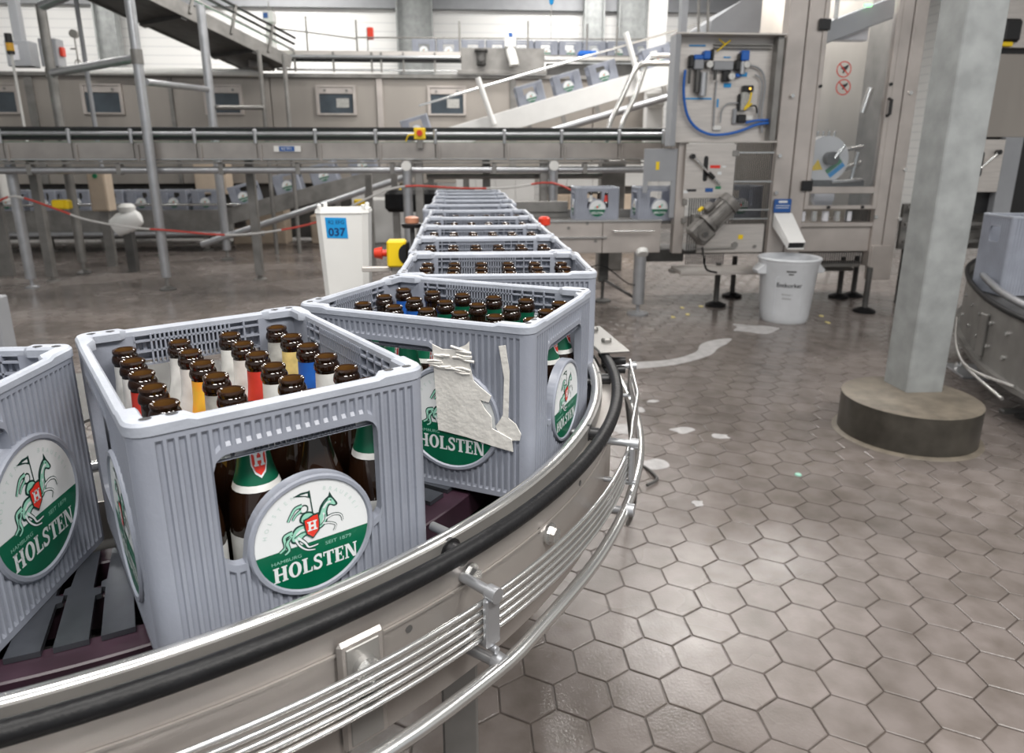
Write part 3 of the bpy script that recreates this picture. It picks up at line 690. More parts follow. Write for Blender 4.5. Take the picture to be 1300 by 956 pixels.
# ================================================================== NEAR CURVED CONVEYOR
CC = (-0.71, 1.40); D = PI / 180
def pol(r, deg, z): return (CC[0] + r * math.cos(deg * D), CC[1] + r * math.sin(deg * D), z)
A0, A1 = -118 * D, 0.0
conv = thing('crate_conveyor', 'curved stainless conveyor carrying the grey crates in the foreground', 'conveyor', (-0.2, 1.2, 0))
conv.location = (0, 0, 0)
mb = MB(); mb.arc(CC, A0, A1, 60, [(1.000, 0.856), (1.003, 0.856), (1.003, 1.004), (0.975, 1.004), (0.975, 1.000), (1.000, 1.000)])
mb.box(CC[0] + 1.000, CC[0] + 1.003, 1.40, 4.75, 0.856, 1.004); mb.build('side_panel', 'conveyor_sheet', conv)
mb = MB(); mb.arc(CC, A0, A1, 60, [(1.0035, 0.975), (1.006, 0.975), (1.006, 0.978), (1.0035, 0.978)]); mb.build('panel_fold', 'conveyor_sheet', conv)
mb = MB(); mb.arc(CC, A0, A1, 50, [(0.46, 0.85), (0.463, 0.85), (0.463, 0.948), (0.46, 0.948)]); mb.box(CC[0] + 0.46, CC[0] + 0.463, 1.40, 4.75, 0.85, 0.948); mb.build('side_panel', 'conveyor_sheet', conv)
mb = MB(); mb.arc(CC, A0, A1, 50, [(0.463, 0.880), (0.998, 0.880), (0.998, 0.886), (0.463, 0.886)]); mb.box(CC[0] + 0.463, CC[0] + 0.998, 1.40, 4.75, 0.880, 0.886); mb.build('bed_pan', 'steel_dark', conv)
for r0, r1, z0, z1 in ((0.600, 0.632, 0.90, 0.9415), (0.795, 0.835, 0.905, 0.9435), (0.688, 0.712, 0.90, 0.9415)):
    mb = MB(); mb.arc(CC, A0, A1, 60, [(r0, z0), (r1, z0), (r1, z1 - 0.002), (r1 - 0.002, z1), (r0, z1)]); mb.box(CC[0] + r0, CC[0] + r1, 1.40, 4.75, z0, z1); mb.build('wear_strip', 'purple_plastic', conv)
mb = MB(); mb.arc(CC, A0, A1, 60, [(0.905, 0.895), (0.91, 0.895), (0.91, 0.922), (0.905, 0.922)]); mb.build('inner_rib', 'steel', conv)
mb = MB(); mb.arc(CC, A0, PI * 1.3, 60, [(0.10, 0.896), (0.459, 0.896), (0.459, 0.902), (0.10, 0.902)]); mb.build('inner_shade_plate', 'steel_dark', conv)  # dark plate added to give the crates' shadow inside the curve
# chain plates with stepped hinge knuckles
def plate_mesh():
    half = 1.16 * D; mb = MB()
    pl = [(0.617, -half * 0.72), (0.690, -half * 0.95), (0.694, -half * 1.35), (0.706, -half * 1.35), (0.708, -half), (0.806, -half), (0.806, half), (0.722, half), (0.720, half * 1.4), (0.708, half * 1.4), (0.704, half * 0.8), (0.617, half * 0.9)]
    f = lambda z: (lambda r, a: (r * math.cos(a) , r * math.sin(a), z))
    mb.prism(pl, f(0.9505), f(0.9440)); return mb.mesh('chain_plate', 'chain_steel', smooth=False)
pm = plate_mesh()
for k in range(36):
    a_ = -0.3 - 3.12 * k; link('chain_plate', pm, conv, (CC[0], CC[1], 0), (0, 0, a_ * D))
mb = MB()
for k in range(72): mb.box(CC[0] + 0.617, CC[0] + 0.806, 1.425 + k * 0.0435, 1.425 + k * 0.0435 + 0.036, 0.944, 0.9505)
tag(mb.build('chain_plates', 'chain_steel', conv, smooth=False), kind='stuff')
# outer guide rail
NA = 70
def arcpts(r, z, d0=-118, d1=0, n=NA): return [pol(r, d0 + (d1 - d0) * k / n, z) for k in range(n + 1)]
mb = MB(); mb.tube(arcpts(0.972, 1.020) + [(CC[0] + 0.985, 1.6, 1.02), (CC[0] + 0.985, 4.7, 1.02)], 0.0095, 12); mb.build('guide_rail', 'steel_bright', conv)
mb = MB(); mb.arc(CC, A0, 0, 60, [(0.979, 0.992), (0.983, 0.992), (0.983, 1.026), (0.979, 1.026)]); mb.build('rail_channel', 'steel_dull', conv)
mb = MB(); mb.tube([pol(0.498, -112 + 112 * k / 50, 1.02) for k in range(51)] + [(CC[0] + 0.50, 1.6, 1.02), (CC[0] + 0.50, 4.7, 1.02)], 0.0085, 10); mb.build('guide_rail', 'steel_bright', conv)
mb = MB(); mb.tube(arcpts(1.011, 1.024, -118, 2), 0.0105, 12); mb.build('rubber_hose', 'black_rubber', conv)
for dg in (-78, -45.5, -22.5, -6):
    mb = MB(); mb.cyl(pol(0.982, dg, 1.012), pol(1.004, dg, 1.012), 0.011, 14); mb.cyl(pol(0.976, dg, 1.012), pol(0.984, dg, 1.012), 0.015, 14); mb.build('rail_clamp', 'black_plastic', conv)
    mb = MB(); mb.cyl(pol(0.90, dg + 3, 0.990), pol(1.0, dg + 3, 0.990), 0.006, 10); mb.build('rail_pin', 'steel_tube', conv)
mb = MB(); mb.box(-0.05, 0.018, -0.10, 0.12, 0, 0.006, 0.002, Matrix.Translation((0.325, 1.50, 1.034)) @ Matrix.Rotation(0.10, 4, 'Z')); mb.build('joint_plate', 'steel_dull', conv)
for x, y in ((0.305, 1.575), (0.316, 1.475)):
    mb = MB(); mb.lathe([(0.012, 0), (0.012, 0.006), (0.009, 0.009)], 6, (x, y, 1.0402), cap1=True); mb.build('bolt', 'steel_dull', conv)
for z in (1.005, 0.985):
    mb = MB(); mb.cyl((0.300, 1.44, z), (0.352, 1.44, z), 0.009, 12); mb.build('plate_stud', 'black_plastic', conv)
# rods outside the panel
for k in range(5):
    z = 0.975 - 0.0112 * k
    mb = MB(); mb.tube(arcpts(1.040, z, -118, -14, 60) + [pol(1.060, -6, z + 0.006 * (k < 2)), pol(1.085, 4, z + 0.02)], 0.0031, 8); mb.build('guard_rod', 'steel_bright', conv)
for dg in (-72, -45.6, -20.5, 3):
    rr = 1.048 if dg < 0 else 1.082
    mb = MB(); a_ = dg * D
    mb.box(-0.004, 0.004, -0.011, 0.011, 0.922, 0.984, 0.002, Matrix.Translation((CC[0] + rr * math.cos(a_), CC[1] + rr * math.sin(a_), 0)) @ Matrix.Rotation(a_, 4, 'Z')); mb.build('rod_clamp', 'steel_tube', conv)
    mb = MB(); mb.cyl(pol(1.003, dg, 0.988), pol(rr + 0.004, dg, 0.988), 0.006, 10); mb.cyl(pol(rr - 0.004, dg, 0.988), pol(rr + 0.010, dg, 0.988), 0.009, 8); mb.build('standoff', 'steel_tube', conv)
    mb = MB(); mb.cyl(pol(1.003, dg, 0.918), pol(rr + 0.008, dg, 0.918), 0.0045, 8); mb.build('standoff', 'steel_tube', conv)
TUBE = [(-1.03, 0.348, 0.90), (-0.72, 0.30, 0.90), (-0.36, 0.378, 0.90), (-0.12, 0.510, 0.90), (0.023, 0.630, 0.90), (0.092, 0.715, 0.90), (0.171, 0.828, 0.90), (0.231, 0.936, 0.90), (0.275, 1.035, 0.90), (0.325, 1.18, 0.90), (0.361, 1.343, 0.90), (0.376, 1.50, 0.905), (0.378, 1.66, 0.915)]
def spline3(pts, n=6):
    out = []; P = [Vector(p) for p in pts]; k = len(P)
    for i in range(k - 1):
        p0, p1, p2, p3 = P[max(i - 1, 0)], P[i], P[i + 1], P[min(i + 2, k - 1)]
        for j in range(n):
            t = j / n; out.append(0.5 * ((2 * p1) + (p2 - p0) * t + (2 * p0 - 5 * p1 + 4 * p2 - p3) * t * t + (3 * p1 - p0 - 3 * p2 + p3) * t ** 3))
    return out + [P[-1]]
mb = MB(); mb.tube(spline3(TUBE, 5), 0.0085, 12); mb.build('guard_tube', 'steel_bright', conv)
for dg, z in ((-45.5, 0.902), (-24, 0.902)):
    mb = MB(); mb.cyl(pol(0.99, dg, z - 0.01), pol(1.062, dg, z), 0.0065, 10); mb.cyl(pol(1.052, dg, z), pol(1.064, dg, z), 0.011, 8); mb.build('tube_standoff', 'steel_tube', conv)
def hexbolt(r, dg, z, s=0.009):
    mb = MB(); mb.cyl(pol(1.003, dg, z), pol(1.007, dg, z), s * 1.35, 14); mb.cyl(pol(1.007, dg, z), pol(1.016, dg, z), s, 6); mb.build('bolt', 'steel_bright', conv)
hexbolt(1, -45.0, 0.988); hexbolt(1, -35.5, 0.958, 0.011); 
for dg, z in ((-50.0, 0.962), (-37.0, 0.975), (-29.5, 0.985)):
    mb = MB(); mb.cyl(pol(1.002, dg, z), pol(1.0035, dg, z), 0.0045, 10); mb.build('screw_hole', 'steel_dark', conv)
Mb = Matrix.Translation(pol(1.003, -53.4, 0.0)) @ Matrix.Rotation(-53.4 * D, 4, 'Z')
mb = MB(); mb.box(0, 0.008, -0.026, 0.026, 0.86, 0.990, 0.005, Mb); br = mb.build('bracket_plate', 'conveyor_sheet', conv)
mb = MB(); mb.box(0.006, 0.0092, -0.0185, 0.0185, 0.866, 0.982, 0.001, Mb); mb.build('recess_shade', 'steel_dull', br)  # raised inset, darkened to give the shade of a recess
mb = MB(); mb.tube([Mb @ Vector((0.008, 0, 0.956)), Mb @ Vector((0.017, 0, 0.956))], 0.013, 14); mb.tube([Mb @ Vector((0.016, 0, 0.956)), Mb @ Vector((0.026, 0, 0.956))], 0.010, 6); mb.build('bolt', 'steel_bright', br)
mb = MB(); mb.tube([Mb @ Vector((0.008, 0, 0.920)), Mb @ Vector((0.0145, 0, 0.920))], 0.007, 10); mb.build('screw_hole', 'steel_dark', br)
for x, y in ((-0.02, 0.98), (-0.36, 1.16), (0.22, 2.4), (-0.15, 2.4), (0.22, 4.3), (-0.15, 4.3)):
    mb = MB(); mb.box(x - 0.03, x + 0.03, y - 0.03, y + 0.03, 0.03, 0.88, 0.004); mb.lathe([(0.05, 0), (0.05, 0.02), (0.02, 0.035)], 14, (x, y, 0), cap0=True, cap1=True); mb.build('leg', 'steel_dull', conv)
# floor-level cable and bracket by the outer rods
mb = MB(); mb.tube(spline3([(0.395, 1.60, 0.90), (0.46, 1.70, 0.55), (0.60, 2.3, 0.10), (0.80, 2.95, 0.012), (0.865, 2.83, 0.012), (0.80, 2.76, 0.012)], 6), 0.007, 8)
tag(mb.build('grey_cable', 'steel_dark'), 'thin dark cable hanging from conveyor and curling on the tiled floor', 'cable')

# ================================================================== CONTROL HOUSING 037, EMERGENCY STOPS
t = thing('junction_box', 'white plastic post housing with blue sticker reading 037', 'housing', (-0.437, 2.62, 0))
def taper(mb, w0, d0, z0, w1, d1, z1, b=0.02):
    def oct_(w, d, z): return [(-w / 2 + b, -d / 2, z), (w / 2 - b, -d / 2, z), (w / 2, -d / 2 + b, z), (w / 2, d / 2 - b, z), (w / 2 - b, d / 2, z), (-w / 2 + b, d / 2, z), (-w / 2, d / 2 - b, z), (-w / 2, -d / 2 + b, z)]
    A, B = oct_(w0, d0, z0), oct_(w1, d1, z1)
    mb.add(A + B, [list(range(8))[::-1], list(range(8, 16))] + [[k, (k + 1) % 8, 8 + (k + 1) % 8, 8 + k] for k in range(8)])
mb = MB(); taper(mb, 0.155, 0.12, 0.84, 0.188, 0.14, 1.245); mb.build('housing', 'white_plastic', t)
mb = MB(); taper(mb, 0.194, 0.146, 1.238, 0.186, 0.138, 1.252, 0.022); mb.build('lid', 'white_plastic', t)
for sx in (-1, 1):
    for sy in (-1, 1):
        mb = MB(); mb.lathe([(0.008, 0), (0.008, 0.014), (0.005, 0.017)], 10, (sx * 0.078, sy * 0.055, 1.252), cap1=True); mb.build('lid_stud', 'white_plastic', t)
mb = MB(); mb.box(-0.05, 0.05, -0.045, 0.045, 0.02, 0.84, 0.01); mb.box(-0.09, 0.09, -0.08, 0.08, 0.0, 0.02, 0.004); mb.build('stand', 'white_plastic', t)
def on_box(x, z, e): return (x, -(0.06 + 0.01 * (z - 0.84) / 0.405) - e, z)
mb = MB(); mb.prism([(-0.055, 1.150), (0.020, 1.148), (0.017, 1.222), (-0.058, 1.224)], lambda x, z: on_box(x, z, 0.0012), lambda x, z: on_box(x, z, 0.0)); st = mb.build('sticker', 'blue_sticker', t, smooth=False)
mb = MB(); add_text(mb, '037', 0.040, lambda x, y: on_box(-0.019 + x, 1.170 + y, 0.0018), 0.001); add_text(mb, 'R2 EFG', 0.019, lambda x, y: on_box(-0.019 + x, 1.206 + y, 0.0018)); mb.build('sticker_lettering', 'blue_ink', st, smooth=False)

t = thing('emergency_stop', 'yellow box with red mushroom button beside the 037 housing', 'switch', (-0.225, 2.36, 0))
mb = MB(); mb.box(-0.032, 0.032, -0.03, 0.03, 1.075, 1.165, 0.006); mb.build('box', 'yellow_paint', t)
mb = MB(); mb.prism([(0.033 + 0.026 * math.cos(a * PI / 10 + PI / 2) , 1.12 + 0.034 * math.sin(a * PI / 10 + PI / 2)) for a in range(11)], lambda x, z: (x, -0.0325, z), lambda x, z: (x, -0.0300, z)); mb.box(0.0325, 0.042, -0.026, 0.026, 1.08, 1.16, 0.004); mb.build('black_cover', 'black_plastic', t)
mb = MB(); mb.cyl((-0.032, 0, 1.12), (-0.05, 0, 1.12), 0.012, 14); mb.tube([(-0.05, 0, 1.12), (-0.058, 0, 1.12), (-0.068, 0, 1.12), (-0.076, 0, 1.12)], 0.022, 16, r2=0.016); mb.build('mushroom_button', 'red_paint', t)
mb = MB(); mb.box(-0.02, 0.03, -0.004, 0.004, 0.949, 1.08, 0.001); mb.box(-0.12, -0.02, -0.01, 0.01, 1.058, 1.074, 0.002); mb.build('holder', 'steel', t)
t = thing('push_button_post', 'copper-coloured push button on a dark stem left of the crate row', 'switch', (-0.262, 3.62, 0))
mb = MB(); mb.cyl((0, 0, 0.949), (0, 0, 1.075), 0.012, 12); mb.build('stem', 'steel_dark', t)
mb = MB(); mb.lathe([(0.05, 1.075), (0.055, 1.085), (0.055, 1.095), (0.04, 1.10)], 18, cap0=True, cap1=True); mb.build('collar', 'black_plastic', t)
mb = MB(); mb.lathe([(0.036, 1.10), (0.036, 1.125), (0.02, 1.132)], 18, cap1=True); mb.build('button', 'orange_copper', t)
t = thing('proximity_sensor', 'small red-orange sensor knob on the rail right of the crate row', 'sensor', (0.40, 3.42, 0))
mb = MB(); mb.cyl((0, 0, 0.90), (0, 0, 1.10), 0.012, 10); mb.build('stem', 'steel', t)
mb = MB(); mb.lathe([(0.02, 1.10), (0.03, 1.105), (0.03, 1.135), (0.018, 1.145)], 16, cap0=True, cap1=True); mb.build('knob', 'red_paint', t)

# ================================================================== FAR CRATES (centred label, 0.40 x 0.30 x 0.30)
FW, FL_, FH = 0.40, 0.30, 0.30
WFL = (0.105, 0.295, 0.11, 0.262, 0.014); DFL = (0.20, 0.112, 0.082); WFS = (0.07, 0.23, 0.11, 0.245, 0.014); DFS = (0.15, 0.115, 0.075)
me_fbody = crate_body(FW, FL_, FH, 1, WFL, DFL, WFS, DFS).mesh('body', 'crate_plastic')
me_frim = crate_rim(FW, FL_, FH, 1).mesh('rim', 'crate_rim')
me_fring = {R: badge_ring(R).mesh('label_badge', 'crate_plastic') for R in (DFL[2], DFS[2])}
me_fprint = {R: label_print(R * 0.9, detail=False).mesh('label_print', LM, smooth=False, weld=False) for R in (DFL[2], DFS[2])}
def far_crate(label, loc, rz=0.0, tilt=0.0, faces=('front',), group=None, scale=None):
    t = thing('beer_crate', label, 'crate', loc, rz, group); t.rotation_euler = (0, -tilt, rz)
    if scale: t.scale = scale
    link('body', me_fbody, t); link('rim', me_frim, t)
    for f_ in faces: badge(t, f_, FW, FL_, DFL, DFS, me_fring, me_fprint)
    return t
def far_bottles(crate_loc, xs, y, z, label, group):
    for k, x in enumerate(xs):
        t = thing('beer_bottle', label % ORD[k], 'bottle', (crate_loc[0] + x, crate_loc[1] + y, z), 0, group)
        link('glass', me_glass, t)
        if k % 2: link('neck_label', me_neck['red' if k == 3 else 'white'], t)

# ================================================================== CROSS CONVEYOR (raised, black rails)
YA = 7.75
ca = thing('cross_conveyor', 'long raised stainless conveyor with black side rails crossing the hall', 'conveyor', (0, 0, 0))
XB = [-8.0, -7.36, -6.72, -6.08, -5.44, -4.72, -4.04, -3.42, -2.78, -2.16, -1.54, -0.91, -0.28, 0.46, 1.08, 1.71, 2.2]
for x0, x1 in zip(XB, XB[1:] + [2.45]):
    mb = MB(); mb.box(x0 + 0.004, x1 - 0.004, YA, YA + 0.012, 1.385, 1.552, 0.002); mb.build('side_plate', 'conveyor_sheet', ca, smooth=False)
    mb = MB(); mb.box(x0 + 0.03, x0 + 0.055, YA - 0.02, YA, 1.36, 1.53, 0.003); mb.build('joint_strap', 'conveyor_sheet', ca, smooth=False)
    mb = MB(); mb.cyl((x0, YA - 0.03, 1.54), (x0, YA - 0.03, 1.665), 0.018, 10); mb.lathe([(0.022, 0), (0.022, 0.01), (0.012, 0.022)], 10, (x0, YA - 0.03, 1.665), cap0=True, cap1=True); mb.build('rail_post', 'steel_tube', ca)
mb = MB(); mb.box(-8, 2.45, YA, YA + 0.03, 1.675, 1.705, 0.004); mb.build('black_rail', 'black_plastic', ca)
mb = MB(); mb.box(-8, 2.45, YA, YA + 0.03, 1.575, 1.600, 0.004); mb.build('black_rail', 'black_plastic', ca)
mb = MB(); mb.cyl((-8, YA, 1.638), (2.45, YA, 1.638), 0.022, 12); mb.build('grey_rail', 'steel_tube', ca)
mb = MB(); mb.box(-8, 2.45, YA + 0.5, YA + 0.53, 1.58, 1.70, 0.004); mb.build('black_rail', 'black_plastic', ca)
mb = MB(); mb.box(-8, 2.45, YA - 0.012, YA + 0.03, 1.372, 1.384, 0.002); mb.build('bottom_flange', 'steel_bright', ca)
mb = MB(); mb.box(-8, 2.45, YA - 0.02, YA + 0.06, 1.330, 1.350, 0.002); mb.build('bottom_flange', 'steel_dull', ca)
mb = MB(); mb.box(-8, 2.45, YA + 0.03, YA + 0.50, 1.545, 1.557); mb.build('belt', 'green_belt', ca)
mb = MB(); mb.box(-8, 2.45, YA + 0.52, YA + 0.535, 1.36, 1.56); mb.build('side_plate', 'steel_dull', ca)
mb = MB(); mb.cyl((-8, YA + 0.02, 1.265), (2.3, YA + 0.02, 1.265), 0.036, 14); mb.build('cross_tube', 'steel_tube', ca)
mb = MB(); mb.cyl((-0.4, YA + 0.3, 1.185), (1.6, YA + 0.3, 1.185), 0.03, 12); mb.build('cross_tube', 'steel_dull', ca)
for x in (-4.5, -3.6, -2.55, -1.75, -0.75, 0.35, 1.35):
    mb = MB(); mb.box(x - 0.025, x + 0.025, YA - 0.02, YA + 0.06, 1.22, 1.345, 0.003); mb.build('hanger', 'steel_dull', ca)
for x, y, sq in ((-4.78, 7.90, 0), (-4.78, 8.30, 1), (-0.59, 7.68, 2), (-0.47, 7.80, 1), (0.99, 7.68, 2), (0.90, 7.80, 1), (0.28, 8.2, 1), (-2.4, 8.25, 1)):
    mb = MB()
    if sq == 1: mb.box(x - 0.045, x + 0.045, y - 0.045, y + 0.045, 0.05, 1.36, 0.006)
    else: mb.cyl((x, y, 0.10), (x, y, 1.36), 0.052, 16)
    mb.cyl((x, y, 0.02), (x, y, 0.11), 0.018, 10); mb.lathe([(0.075, 0), (0.075, 0.012), (0.03, 0.03)], 16, (x, y, 0), cap0=True, cap1=True)
    lg = mb.build('leg', 'steel_tube' if sq != 1 else 'steel_dull', ca)
    if sq == 2:
        mb = MB(); mb.cyl((x, y - 0.055, 1.31), (x, y - 0.075, 1.31), 0.052, 18); mb.build('end_cap', 'white_plastic', lg)
mb = MB(); mb.box(-1.98, -1.70, YA - 0.024, YA - 0.02, 1.455, 1.515); sg = mb.build('sign_plate', 'white_plastic', ca, smooth=False)
mb = MB(); mb.box(-1.925, -1.765, YA - 0.028, YA - 0.024, 1.460, 1.510); mb.build('sign_field', 'navy_sign', sg, smooth=False)
mb = MB(); add_text(mb, 'R2 TF1', 0.038, lambda x, y: (-1.845 + x, YA - 0.029, 1.484 + y)); mb.build('sign_lettering', 'label_white', sg, smooth=False)
t = thing('emergency_stop', 'yellow emergency stop box with red button on the raised cross conveyor', 'switch', (-0.44, YA - 0.06, 0))
mb = MB(); mb.box(-0.06, 0.06, -0.035, 0.035, 1.58, 1.70, 0.008); mb.build('box', 'yellow_paint', t)
mb = MB(); mb.lathe([(0.022, 0), (0.032, 0.012), (0.03, 0.026)], 16, cap1=True); o = mb.build('button', 'red_paint', t); o.location = (0, -0.035, 1.645); o.rotation_euler = (PI / 2, 0, 0)
mb = MB(); mb.box(-0.03, 0.03, -0.02, 0.03, 1.49, 1.58, 0.004); mb.build('mount', 'steel_dull', t)
mb = MB(); mb.tube(spline3([(-0.06, 0, 1.63), (-0.12, 0.0, 1.62), (-0.15, 0.02, 1.56)], 5), 0.008, 8); mb.build('lead', 'yellow_paint', t)

# ================================================================== TUBULAR SCAFFOLD AT LEFT
def post(label, x, y, z0, z1, r, foot=True, m='steel_tube', group='upright round posts at left'):
    t = thing('support_post', label, 'post', (x, y, 0), 0, group)
    mb = MB(); mb.cyl((0, 0, z0), (0, 0, z1), r, 16); mb.build('tube', m, t)
    if foot:
        mb = MB(); mb.cyl((0, 0, 0.02), (0, 0, z0 + 0.02), r * 0.42, 10); mb.build('spindle', 'steel_dull', t)
        mb = MB(); mb.lathe([(0.085, 0), (0.085, 0.015), (0.03, 0.04)], 18, cap0=True, cap1=True); mb.build('foot', 'steel_dark', t)
    return t
pE = post('tall round steel post standing in front of the raised cross conveyor', -3.225, 7.66, 0.14, 4.6, 0.048)
mb = MB(); mb.lathe([(0.056, 2.30), (0.056, 2.44)], 16, cap0=True, cap1=True); mb.build('clamp_sleeve', 'steel_dull', pE)
pC = post('dark round post behind the cross conveyor, left of the tall front post', -4.70, 8.84, 0.14, 3.05, 0.052, m='steel_dull')
mb = MB(); mb.lathe([(0.06, 2.28), (0.06, 2.38)], 16, cap0=True, cap1=True); mb.build('clamp_sleeve', 'steel_dull', pC)
pF = post('round steel post holding up the sloping dark conveyor', -3.28, 9.84, 0.14, 3.25, 0.055)
def pipe(label, p0, p1, r, m='steel_tube', group='horizontal scaffold pipes'):
    mb = MB(); mb.cyl(p0, p1, r, 14)
    return tag(mb.build('scaffold_pipe', m), label, 'pipe', group)
pipe('round pipe joining the tall front post to the dark post', (-4.66, 8.80, 2.33), (-3.26, 7.70, 2.36), 0.045)
pipe('round pipe at the top left corner above the dark post', (-4.70, 8.84, 3.03), (-3.5, 8.4, 3.32), 0.05)
pipe('thin round pipe between the tall front post and the sloping conveyor post', (-3.2, 7.72, 2.14), (-3.29, 9.78, 2.24), 0.035)
pipe('thin dark pipe right of the sloping conveyor post', (-3.22, 9.84, 2.02), (-2.6, 9.84, 2.02), 0.03, 'steel_dull')
mb = MB(); mb.cyl((-4.87, 10.0, 0.0), (-4.87, 10.0, 3.9), 0.028, 10); tag(mb.build('conduit_pipe', 'grey_paint'), 'thin grey upright conduit between the dark post and the tall post', 'pipe')
mb = MB(); mb.cyl((-5.72, 11.87, 2.66), (-3.13, 11.87, 2.66), 0.06, 14); tag(mb.build('white_pipe', 'white_plastic'), 'thick white horizontal pipe above the washer', 'pipe')
for x, y, z0, z1, lb in ((-2.75, 10.4, 0.0, 2.80, 'thin grey hanger rod left of the washer window'), (-2.42, 10.4, 0.0, 2.75, 'thin grey hanger rod beside the washer window')):
    mb = MB(); mb.cyl((x, y, z0), (x, y, z1), 0.03, 10); tag(mb.build('hanger_rod', 'steel_dull'), lb, 'rod', 'hanger rods under the sloping conveyor')
t = thing('signal_light', 'black and orange signal lamp on a thin pole at far left', 'lamp', (-5.545, 9.6, 0))
mb = MB(); mb.cyl((0, 0, 0.0), (0, 0, 2.62), 0.016, 10); mb.build('pole', 'white_plastic', t)
for z0, z1, m_ in ((2.62, 2.66, 'black_plastic'), (2.66, 2.75, 'paper_orange'), (2.75, 2.86, 'black_plastic')):
    mb = MB(); mb.lathe([(0.042, z0), (0.042, z1)], 14, cap0=True, cap1=True); mb.build('lamp_segment', m_, t)
t = thing('duct_column', 'wide grey duct dropping to a box at the upper left', 'duct', (-6.20, 11.0, 0))
mb = MB(); mb.box(-0.06, 0.06, -0.06, 0.06, 2.95, 5.0, 0.01); mb.build('duct', 'grey_paint', t)
mb = MB(); mb.box(-0.16, 0.16, -0.12, 0.12, 2.62, 2.96, 0.01); mb.build('box', 'grey_paint', t)
mb = MB(); mb.box(-0.09, 0.02, -0.13, -0.12, 2.70, 2.90); mb.build('inspection_glass', 'inner_white', t)
t = thing('control_cabinet', 'small grey cabinet with red side switch on the washer roof', 'cabinet', (-6.43, 12.3, 0))
mb = MB(); mb.box(-0.18, 0.09, -0.12, 0.12, 2.76, 3.18, 0.012); mb.build('cabinet', 'grey_paint', t)
mb = MB(); mb.box(0.09, 0.14, -0.05, 0.05, 2.92, 3.06, 0.01); mb.build('switch', 'red_paint', t)
mb = MB(); mb.box(-0.12, 0.06, -0.08, 0.08, 2.623, 2.76, 0.005); mb.build('foot', 'black_plastic', t)
t = thing('pressure_gauge', 'round gauge on a thin stem above the washer', 'gauge', (-6.10, 12.3, 0))
mb = MB(); mb.cyl((0, 0, 2.623), (0, 0, 3.20), 0.012, 8); mb.build('stem', 'steel_dull', t)
mb = MB(); mb.cyl((0, -0.03, 3.26), (0, 0.03, 3.26), 0.065, 18); mb.build('dial', 'steel_dull', t)
mb = MB(); mb.tube([(0.045 * math.cos(k * PI / 8), -0.01, 2.83 + 0.045 * math.sin(k * PI / 8)) for k in range(16)], 0.008, 6, closed=True); mb.build('ring', 'steel_dull', t)
mb = MB(); mb.cyl((-0.09, 0, 3.04), (0, 0, 3.04), 0.012, 8); mb.build('tap', 'steel_dark', t)

# ================================================================== CRATE WASHER (long beige-grey body)
w = thing('crate_washer', 'long beige-grey washer housing with small windows behind the cross conveyor', 'machine', (0, 0, 0))
XS = [-9.0, -6.74, -4.62, -3.05, -1.36, 0.84, 2.2, 3.4]
for k, (x0, x1) in enumerate(zip(XS, XS[1:])):
    mb = MB(); mb.box(x0 + 0.008, x1 - 0.008, 12.0, 12.05, 0.95, 2.60, 0.004); mb.build('panel', 'washer_sheet', w, smooth=False)
mb = MB(); mb.box(-9, 3.4, 12.06, 13.0, 0.95, 2.62); mb.build('housing_core', 'washer_sheet', w, smooth=False)
for x, ww in ((-1.31, 0.05), (0.86, 0.05), (-6.74, 0.06), (-4.60, 0.03)):
    mb = MB(); mb.box(x - ww, x + ww, 11.96, 12.0, 0.95, 2.62, 0.004); mb.build('seam_post', 'steel_dull' if x != -1.31 else 'steel_panel', w, smooth=False)
mb = MB(); mb.box(-9, 3.4, 11.93, 12.1, 2.60, 2.66, 0.004); mb.build('roof_edge', 'steel_dull', w, smooth=False)
for x0, x1 in ((-5.94, -5.37), (-4.06, -3.52), (-2.30, -1.72), (-0.51, 0.06), (-7.75, -6.95)):
    z0, z1 = 2.06, 2.46; xm = (x0 + x1) / 2
    f_ = MB()
    for q in ((x0 - 0.03, x1 + 0.03, z1, z1 + 0.03), (x0 - 0.03, x1 + 0.03, z0 - 0.03, z0), (x0 - 0.03, x0 + 0.02, z0, z1), (x1 - 0.02, x1 + 0.03, z0, z1)): f_.box(q[0], q[1], 11.955, 12.0, q[2], q[3], 0.004)
    fo = f_.build('window_frame', 'steel_panel', w, smooth=False)
    mb = MB(); mb.box(x0 + 0.02, x1 - 0.02, 11.985, 11.995, z0, z1 - 0.10); mb.build('window_pane', 'window_glass', fo, smooth=False)
    mb = MB(); mb.box(x0 + 0.02, x1 - 0.02, 11.97, 11.995, z1 - 0.10, z1, 0.004); mb.build('hinge_strip', 'steel_panel', fo, smooth=False)
    for s_ in (-0.6, 0.6):
        mb = MB(); mb.cyl((xm + s_ * (x1 - x0) / 2, 11.95, z1 - 0.05), (xm + s_ * (x1 - x0) / 2, 11.97, z1 - 0.05), 0.02, 8); mb.build('screw_knob', 'steel_dull', fo)
    if -2.5 < x0 < 0: mb = MB(); mb.box(xm + 0.0, xm + 0.20, 11.978, 11.984, z0 + 0.09, z0 + 0.23); mb.build('pane_glow', 'paper_grey', fo, smooth=False)  # light in the window put in as a pale matte block
mb = MB(); mb.box(-9.0, -1.9, 12.2, 12.25, 0.03, 0.95); mb.build('undercarriage', 'steel_dark', w, smooth=False)
for x in (-8.5, -6.0, -3.5, -1.0, 1.6):
    mb = MB(); mb.box(x - 0.06, x + 0.06, 12.05, 12.17, 0, 0.95); mb.build('leg', 'steel_dull', w, smooth=False)

